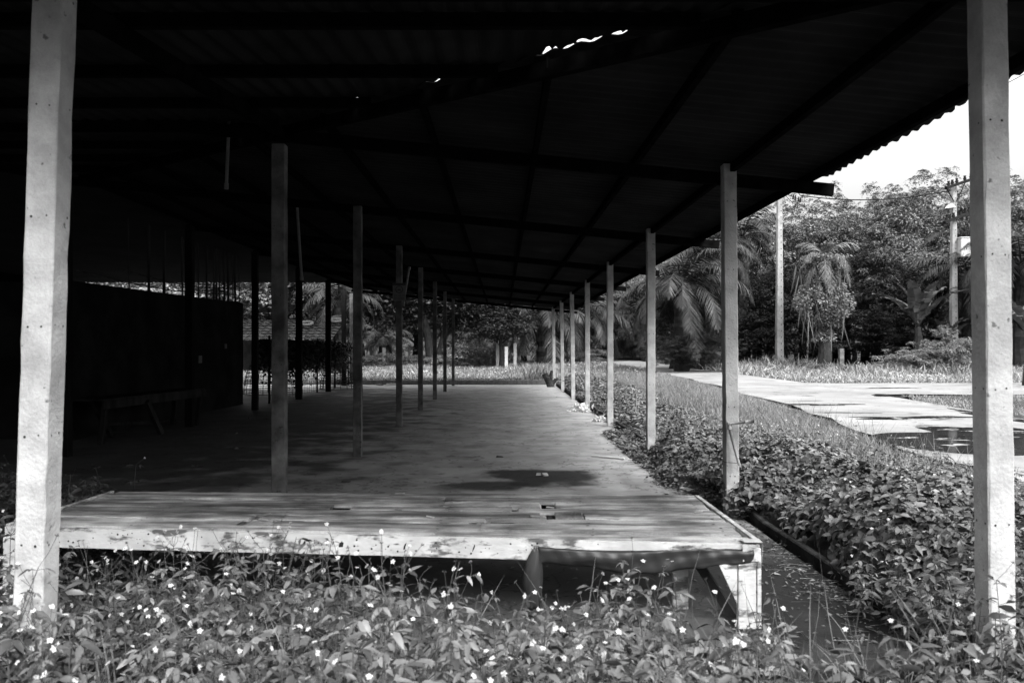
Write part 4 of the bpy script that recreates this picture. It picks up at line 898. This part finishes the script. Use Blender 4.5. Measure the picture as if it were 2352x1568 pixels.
# ---------------------------------------------------------------- foreground flowering weeds
def weeds(n,xr,yr,hfun,seed,flower=.5,dens=None):
    global NP
    NP=np.random.default_rng(seed); c=Cloud(); fl=Cloud()
    x=U(xr[0],xr[1],n*2); y=U(yr[0],yr[1],n*2)
    if dens is not None:
        k=dens(x,y)>NP.random(n*2); x=x[k][:n]; y=y[k][:n]
    else: x=x[:n]; y=y[:n]
    n=len(x); h=hfun(x,y)*(U(.5,1.2,n)**.8)*(1+.14*np.sin(x*5.1+y*3)*np.sin(y*4.3-x*2)); base=np.stack([x,y,np.minimum(T(x,y),0)-.05],1)
    lean=NP.normal(0,.13,(n,2)); K=6; t=np.linspace(0,1,K)
    PL=base[:,None,:]+np.stack([lean[:,0,None]*t**1.5*h[:,None],lean[:,1,None]*t**1.5*h[:,None],t[None]*h[:,None]],-1)
    c.tubes(PL,np.linspace(.0035,.0016,K)[None]*np.ones((n,1)),mi=1)
    nodes=6
    for k in range(nodes):
        tk=.34+.64*k/(nodes-1); idx=tk*(K-1); i0=min(int(idx),K-2); f=idx-i0; B=PL[:,i0]*(1-f)+PL[:,i0+1]*f
        a0=U(0,6.283,n); sz=U(.5,1.3,n)*(.055 if k<nodes-1 else .04)
        for sgn in(0,math.pi):
            a=a0+sgn+U(-.3,.3,n); keep=NP.random(n)<.9; el=U(-.1,.5,n)
            hd=np.stack([np.cos(a)*np.cos(el),np.sin(a)*np.cos(el),np.sin(el)],1)[keep]; Bk=B[keep]; s_=sz[keep]; m_=len(Bk); pet=Bk+hd*(s_*.55)[:,None]
            c.tubes(np.stack([Bk,pet],1),np.full((m_,2),.0012),mi=1)
            upn=np.array([0,0,1.])+NP.normal(0,.38,(m_,3))
            sd_=nrm(np.cross(hd,[0,0,1.]))
            c.fleaf(pet,hd+NP.normal(0,.18,(m_,3))-np.array([0,0,.25]),upn,s_*1.3,s_*.5,U(.1,.5,m_))
            for q in(-1,1):
                kk=NP.random(m_)<.85
                c.fleaf(pet[kk],(hd*.45+sd_*q*.9+NP.normal(0,.18,(m_,3))-np.array([0,0,.25]))[kk],upn[kk]+NP.normal(0,.2,(kk.sum(),3)),s_[kk]*1.0,s_[kk]*.4,U(.1,.5,kk.sum()))
    # flower stalks and heads
    nf=int(n*flower); pw=np.exp(-.28*(x+3))*(.4+np.sin(x*4+y*3)**2); ii=NP.choice(n,nf,p=pw/pw.sum()); top=PL[ii,-1]; hd=nrm(np.stack([NP.normal(0,.45,nf),NP.normal(0,.45,nf),np.ones(nf)],1)); sl=U(.04,.14,nf)
    tip=top+hd*sl[:,None]; c.tubes(np.stack([top,top*.5+tip*.5+NP.normal(0,.004,(nf,3)),tip],1),np.full((nf,3),.0011),mi=1)
    isd=NP.random(nf)<.38; ft=tip[~isd]; m_=len(ft); fn=nrm(hd[~isd]+NP.normal(0,.6,(m_,3))+np.array([0,-.35,0]))
    ref=nrm(np.cross(fn,[.3,.2,.9])); ref2=np.cross(fn,ref)
    for k in range(5):
        a=k*2*math.pi/5+U(-.15,.15,m_); d=ref*np.cos(a)[:,None]+ref2*np.sin(a)[:,None]; fl.fleaf(ft,d+fn*.15,fn,U(.008,.013,m_),U(.007,.010,m_),.1)
    fl.leaf(ft+fn*.003,ref,fn,.004,.004,mi=1)
    sdp=tip[isd]; m_=len(sdp)
    for k in range(10):
        d=rdir(m_,-.2,1); c.blade(sdp,d,U(.009,.014,m_),.0022,NP.normal(0,.02,(m_,3)),mi=2)
    # thin grass culms sticking out
    return c,fl
def hf(x,y): 
    r=np.clip((x-.9)/.6,0,1)*np.clip((2.0-x)/.2,0,1)
    return (.60-.10*np.clip((y-2.4)/1.2,0,1)+.05*np.sin(x*3+y))*(1-.1*r)+.06*np.exp(-((x+1.7)/.5)**2)
def df(x,y): 
    edge=3.55+.12*np.sin(x*4)+np.where(x<-.9,.45,0)+np.where(x>2.0,1.2,0)-np.exp(-((x-1.6)/.36)**4)*.75
    return np.where(y<edge,1.0,0.0)
c,fl=weeds(2150,(-3.2,3.6),(1.5,4.9),hf,5,flower=1.0,dens=df)
# grass culms and coarse tufts between the weeds
tc_=np.stack([U(-2.8,3.2,34),U(1.9,3.5,34)],1); ti=NP.integers(0,34,1100); n=1100
B=np.stack([tc_[ti,0]+NP.normal(0,.07,n),tc_[ti,1]+NP.normal(0,.07,n),np.full(n,-.05)],1); c.blade(B,np.stack([NP.normal(0,.3,n),NP.normal(0,.3,n),np.ones(n)],1),U(.3,.62,n),U(.004,.010,n),np.stack([NP.normal(0,.5,n),NP.normal(0,.45,n),np.zeros(n)],1))
n=260; B=np.stack([U(-2.5,3.2,n),U(1.8,3.6,n),np.full(n,-.05)],1); c.blade(B,np.stack([NP.normal(0,.2,n),NP.normal(0,.2,n),np.ones(n)],1),U(.5,.78,n),U(.003,.008,n),np.stack([NP.normal(0,.35,n),NP.normal(0,.3,n),np.zeros(n)],1),mi=1)
wo=c.build('weeds',[M['leaf'],M['stem'],M['seed']]); tag(wo,'thick flowering weeds filling the foreground before the slab','weeds',kind='stuff')
fo=fl.build('blossoms',[M['petal'],M['seed']],wo); fo['kind']='stuff'
# a few isolated sprigs
c,fl=weeds(60,(-6.5,-1.2),(5.9,7.6),lambda x,y:np.full_like(x,.42),15,flower=.5,dens=lambda x,y:((y<7.0-.25*(x+3.4))&(x<-2.9)|((y>4.9)&(x<-1.6)&(y<6.6)))*1.0)
c2,fl2=weeds(420,(-6.0,-1.3),(4.9,6.9),lambda x,y:np.where(x>-3.1,.38,.5),16,flower=.3,dens=lambda x,y:((x<-3.0)|((y<5.7)&(x<-1.9)))*1.0)
wo=c2.build('dark_weeds',[M['leaf'],M['stem'],M['seed']]); tag(wo,'shaded weeds growing beside and under the left end of the platform','weeds',kind='stuff'); fo=fl2.build('blossoms',[M['petal'],M['seed']],wo); fo['kind']='stuff'
bpy.data.meshes  # keep order

# ---------------------------------------------------------------- creeper bank on the right
NP=np.random.default_rng(77)
def bankh(x,y):
    near=np.clip((13-y)/6,0,1); e=np.clip((x-(2.02+.2*np.clip((7.2-y)/.8,0,1)-.3*np.exp(-((y-8.6)/1.3)**2)))/.6,0,1); e=np.sqrt(e*(2-e)); w=np.clip((5.0-x)/1.7,0.06,1)
    wob=.10*np.sin(x*3.1+y*1.3)+.09*np.sin(y*2.3-x*1.7)+.05*np.sin(x*6.1+y*5.2)
    return T(x,y)+np.maximum(.03,e*(.13+.28*near+wob*(.6+.4*near))*w)
c=Cloud()
def mat_leaves(n,xr,yr,sz,simple,k1=0,front=False,dfun=None):
    x=U(*xr,n); y=U(*yr,n)
    if dfun is not None: k=dfun(x,y)>NP.random(n); x=x[k]; y=y[k]; n=len(x)
    eps=.05; z=bankh(x,y); gx_=(bankh(x+eps,y)-z)/eps; gy_=(bankh(x,y+eps)-z)/eps; N0=nrm(np.stack([-gx_,-gy_,np.ones(n)],1))
    dep=np.abs(NP.normal(0,.075,n)); P=np.stack([x,y,z-dep],1)+N0*.02
    a=U(0,6.283,n); hd=np.stack([np.cos(a),np.sin(a),U(-.3,.3,n)],1)+N0*np.array([1,1,0])*.8
    Nn=N0+NP.normal(0,.42,(n,3)); s_=U(.4,1.5,n)*sz
    if simple: c.leaf(P,hd,Nn,s_,s_*.6)
    else:
        sd_=nrm(np.cross(hd,Nn)); c.fleaf(P,hd,Nn,s_,s_*.6,U(.1,.4,n))
        for q in(-1,1): c.fleaf(P,hd*.3+sd_*q,Nn+NP.normal(0,.15,(n,3)),s_*.85,s_*.55,U(.1,.4,n))
mat_leaves(24000,(2.0,5.6),(2.2,8.5),.06,False,dfun=lambda x,y:np.clip(1.3-(x-3.6)*.45,.15,1)*((x>2.22+.07*np.sin(y*7))|(y>7)))
mat_leaves(20000,(1.75,5.8),(8.5,14),.052,False,dfun=lambda x,y:np.clip(1.2-(x-2.9)*.75+.35*np.sin(x*2+y),0.03,1))
mat_leaves(34000,(2.2,6.6),(14,34),.09,True,dfun=lambda x,y:np.clip(1.0-(x-3.2)*.7+.5*np.sin(x*1.7+y*.8),0.03,1))
# runners spilling over the kerb near the second post
n=1500; y=np.concatenate([U(6.9,10.3,1100),U(10,20,400)]); x=2.16-np.abs(NP.normal(0,.2,n))*np.where(np.arange(n)<1100,np.exp(-((y-8.5)/1.2)**2)+.15,.3); P=np.stack([x,y,U(.01,.10,n)],1); a=U(0,6.28,n)
c.fleaf(P,np.stack([np.cos(a),np.sin(a),np.full(n,.1)],1),np.array([0,0,1.])+NP.normal(0,.3,(n,3)),U(.04,.07,n),U(.025,.04,n),.2)
wo=c.build('creeper',M['vine']); tag(wo,'mounded leafy creeper spreading from the kerb to the road','creeper',kind='stuff')
# leafy flank: vertical side towards the slab
c,fl=weeds(460,(2.45,5.4),(2.2,11),lambda x,y:np.clip(.5-(x-3.5)*.12,.2,.5),31,flower=.5)
wo=c.build('bank_weeds',[M['leaf'],M['stem'],M['seed']]); tag(wo,'flowering weeds rising through the creeper beside the road','weeds',kind='stuff'); fo=fl.build('blossoms',[M['petal'],M['seed']],wo); fo['kind']='stuff'

# grass
def grass(name,label,n,xr,yr,h,w,keep=None,zf_=T,mi='grass',bend=.35,seed=1,flow=0):
    global NP
    NP=np.random.default_rng(seed); x=U(*xr,n); y=U(*yr,n)
    if keep is not None: k=keep(x,y)>NP.random(n); x=x[k]; y=y[k]; n=len(x)
    c=Cloud(); B=np.stack([x,y,zf_(x,y)-.06],1); hh=U(.5,1.3,n)*(h(x,y) if callable(h) else h); D=np.stack([NP.normal(0,.25,n),NP.normal(0,.25,n),np.ones(n)],1)
    be=np.stack([NP.normal(0,bend,n),NP.normal(0,bend,n),np.zeros(n)],1); c.blade(B,D,hh,U(.6,1.4,n)*w,be)
    if flow:
        f=NP.integers(0,n,flow); P=B[f]+np.array([0,0,1.])*(hh[f]*1.0)[:,None]; c.leaf(P,rdir(flow,-.3,1),rdir(flow),w*2.2,w*2.2,mi=1)
    o=c.build(name,[M[mi],M['petal']]); tag(o,label,'grass',kind='stuff'); return o
nr=lambda y: np.interp(y,[p[1] for p in Ls],[p[0] for p in Ls])
grass('verge_grass','fine bright grass along the near edge of the road',60000,(3.4,7.6),(5,34),lambda x,y:(.20+.10*np.sin(x*2+y)**2)*np.clip((nr(y)-x)/1.2+.15,.2,1),.006,keep=lambda x,y:(x<nr(y)+.1*np.sin(y*3))*np.clip((x-(nr(y)-3.2))/1.4,.05,1),seed=2,flow=500,zf_=lambda x,y:T(x,y)+.05)
grass('sparse_grass','thin seeding grass stalks rising through the creeper bank',9000,(2.5,6.9),(3.5,16),.46,.005,keep=lambda x,y:(x<nr(y)+.1)*np.clip(.15+.5*np.sin(x*2+y)*np.sin(y*1.3),.08,1),seed=12,bend=.25)
grass('tall_grass','tufts of tall grass beside the far right row of posts',1700,(2.3,3.6),(16,31),lambda x,y:.75*(np.sin(y*1.6)>.2)+.25,.022,seed=3,bend=.5,zf_=T,keep=lambda x,y:(np.sin(y*1.6+x)>.0)*1.0)
grass('lawn','low pale grass on the lawn behind the slab',60000,(-14,8),(33.2,58),lambda x,y:.14+.012*(y-33)*(.8+.4*np.sin(x*.9)),.03,seed=4,flow=500,keep=lambda x,y:(x<nr(y))*np.clip(1.4-(y-33)*.03,0.4,1))
grass('lawn_edge_weeds','darker low weeds creeping along the block edging',7000,(-7,2.2),(33.15,34.6),.16,.04,mi='vine',seed=9,bend=.8)
grass('lawn_tuft','coarse grass tuft in the middle of the lawn',260,(1.0,2.3),(34.2,35.4),.75,.035,seed=7,bend=.3,keep=lambda x,y:np.exp(-((x-1.6)/.5)**2))
grass('far_verge_grass','long pale grass on the verge across the road',52000,(9.5,40),(28.3,42),lambda x,y:.16+.05*(y-28)*np.clip(.45+.6*np.sin(x*1.3)*np.sin(y*.9+x*.5),.1,1),.035,seed=5,mi='verge',keep=lambda x,y:((x>11.2+.0*y)|(y>30))*((x>np.interp(y,[28,35,46],[11.2,10.8,10.5]))|(y<0))*(y>28.7+.1*np.sin(x*3)),flow=150,bend=.55)
grass('verge_weeds','rough taller weeds in front of the trees across the road',15000,(11,34),(34,43),lambda x,y:.35+.55*np.clip(np.sin(x*1.1+y*.6)*np.sin(x*.43+2),0,1),.045,seed=21,mi='crown_mid',bend=.6,keep=lambda x,y:np.clip(.25+np.sin(x*1.7)*np.sin(y+x*.6),0,1))
grass('island_grass','short grass on the island between the two roads',40000,(10.0,20),(12,22.9),lambda x,y:.10+.05*np.sin(x)**2,.014,seed=6,mi='verge',keep=lambda x,y:(x>10.35+.08*np.sin(y*2))*(y<22.4+.3*np.sin(x*2))*(x>10.3+np.clip(y-19.5,0,9)*.35)*1.0)
grass('road_end_grass','dark weeds along the far bend of the road',5000,(10.2,16),(40,60),.5,.05,seed=8,mi='crown_mid')
# soil rim for island
o=strip('island_verge',[(10.25,8),(10.25,15),(10.35,19),(11.2,21.8),(12.0,22.3)],[(40,8),(40,15),(40,19),(40,21.8),(40,22.3)],.016,M['soil'])

# dead leaves and bits on the slab
NP=np.random.default_rng(55); n=1500; c=Cloud()
x=np.concatenate([2.1-np.abs(NP.normal(0,.18,n)),U(-2.8,2.0,n//2),U(-6,2,n//3)]); y=np.concatenate([U(4,13,n),U(3.9,6.5,n//2),U(6,30,n//3)]); m_=len(x)
a=U(0,6.28,m_); c.leaf(np.stack([x,y,U(.003,.012,m_)],1),np.stack([np.cos(a),np.sin(a),U(-.05,.3,m_)],1),np.array([0,0,1.])+NP.normal(0,.3,(m_,3)),U(.015,.05,m_),U(.006,.02,m_))
n=260; x=2.1-np.abs(NP.normal(0,.22,n)); y=U(4,12,n); a=NP.normal(.3,.9,n); c.blade(np.stack([x,y,np.full(n,.008)],1),np.stack([np.cos(a),np.sin(a),np.zeros(n)],1),U(.06,.22,n),.004,NP.normal(0,.1,(n,3))*np.array([1,1,0]))
o=c.build('leaf_litter',mat('dead_leaf',.05,.2,island=.5)); tag(o,'dead leaves and twigs scattered over the slab',kind='stuff')
# ---------------------------------------------------------------- world, sun, camera
w=bpy.data.worlds.new('World'); S.world=w; w.use_nodes=True; nt=w.node_tree
for n in list(nt.nodes): nt.nodes.remove(n)
sk=nt.nodes.new('ShaderNodeTexSky'); sk.sky_type='NISHITA'; sk.sun_disc=False
SUN_EL=math.radians(48); az=math.radians(150)     # compass-style: from +Y towards +X
sk.sun_elevation=SUN_EL; sk.sun_rotation=az; sk.dust_density=6; sk.air_density=1.2; sk.ozone_density=1
bw=nt.nodes.new('ShaderNodeRGBToBW'); bg=nt.nodes.new('ShaderNodeBackground'); bg.inputs['Strength'].default_value=.15
ow=nt.nodes.new('ShaderNodeOutputWorld'); nt.links.new(sk.outputs[0],bw.inputs[0]); 
tcw=nt.nodes.new('ShaderNodeTexCoord'); sx=nt.nodes.new('ShaderNodeSeparateXYZ'); nt.links.new(tcw.outputs['Generated'],sx.inputs[0])
ma=nt.nodes.new('ShaderNodeMath'); ma.operation='MULTIPLY_ADD'; ma.use_clamp=False; ma.inputs[1].default_value=2.4; ma.inputs[2].default_value=.18; nt.links.new(sx.outputs['Z'],ma.inputs[0])
mm=nt.nodes.new('ShaderNodeMath'); mm.operation='MULTIPLY'; 
fl_=nt.nodes.new('ShaderNodeMath'); fl_.operation='MULTIPLY_ADD'; fl_.inputs[1].default_value=.4; fl_.inputs[2].default_value=2.3; nt.links.new(bw.outputs[0],fl_.inputs[0]); nt.links.new(fl_.outputs[0],mm.inputs[0]); nt.links.new(ma.outputs[0],mm.inputs[1])
nt.links.new(mm.outputs[0],bg.inputs['Color']); nt.links.new(bg.outputs[0],ow.inputs[0])
sl=bpy.data.lights.new('sun','SUN'); sl.energy=1.2; sl.angle=math.radians(30); sl.color=(1,1,1)
so=bpy.data.objects.new('sun',sl); COL.objects.link(so)
d=Vector((math.sin(az)*math.cos(SUN_EL),math.cos(az)*math.cos(SUN_EL),math.sin(SUN_EL)))
so.rotation_euler=d.to_track_quat('Z','Y').to_euler()
cd=bpy.data.cameras.new('camera'); cam=bpy.data.objects.new('camera',cd); COL.objects.link(cam); S.camera=cam
cam.location=(0,0,H); cam.rotation_euler=(math.radians(90),0,0); cd.sensor_width=36; cd.lens=28
cd.shift_x=(1176-1154)/2352; cd.shift_y=16/2352; cd.clip_end=1000; cd.clip_start=.05
cd.dof.use_dof=True; cd.dof.focus_distance=14; cd.dof.aperture_fstop=4.5
S.view_settings.view_transform='Standard'; S.view_settings.look='None'; S.view_settings.exposure=1.7; S.view_settings.gamma=1
S.cycles.use_denoising=True
S.cycles.max_bounces=5; S.cycles.diffuse_bounces=1; S.cycles.glossy_bounces=2; S.cycles.transmission_bounces=3
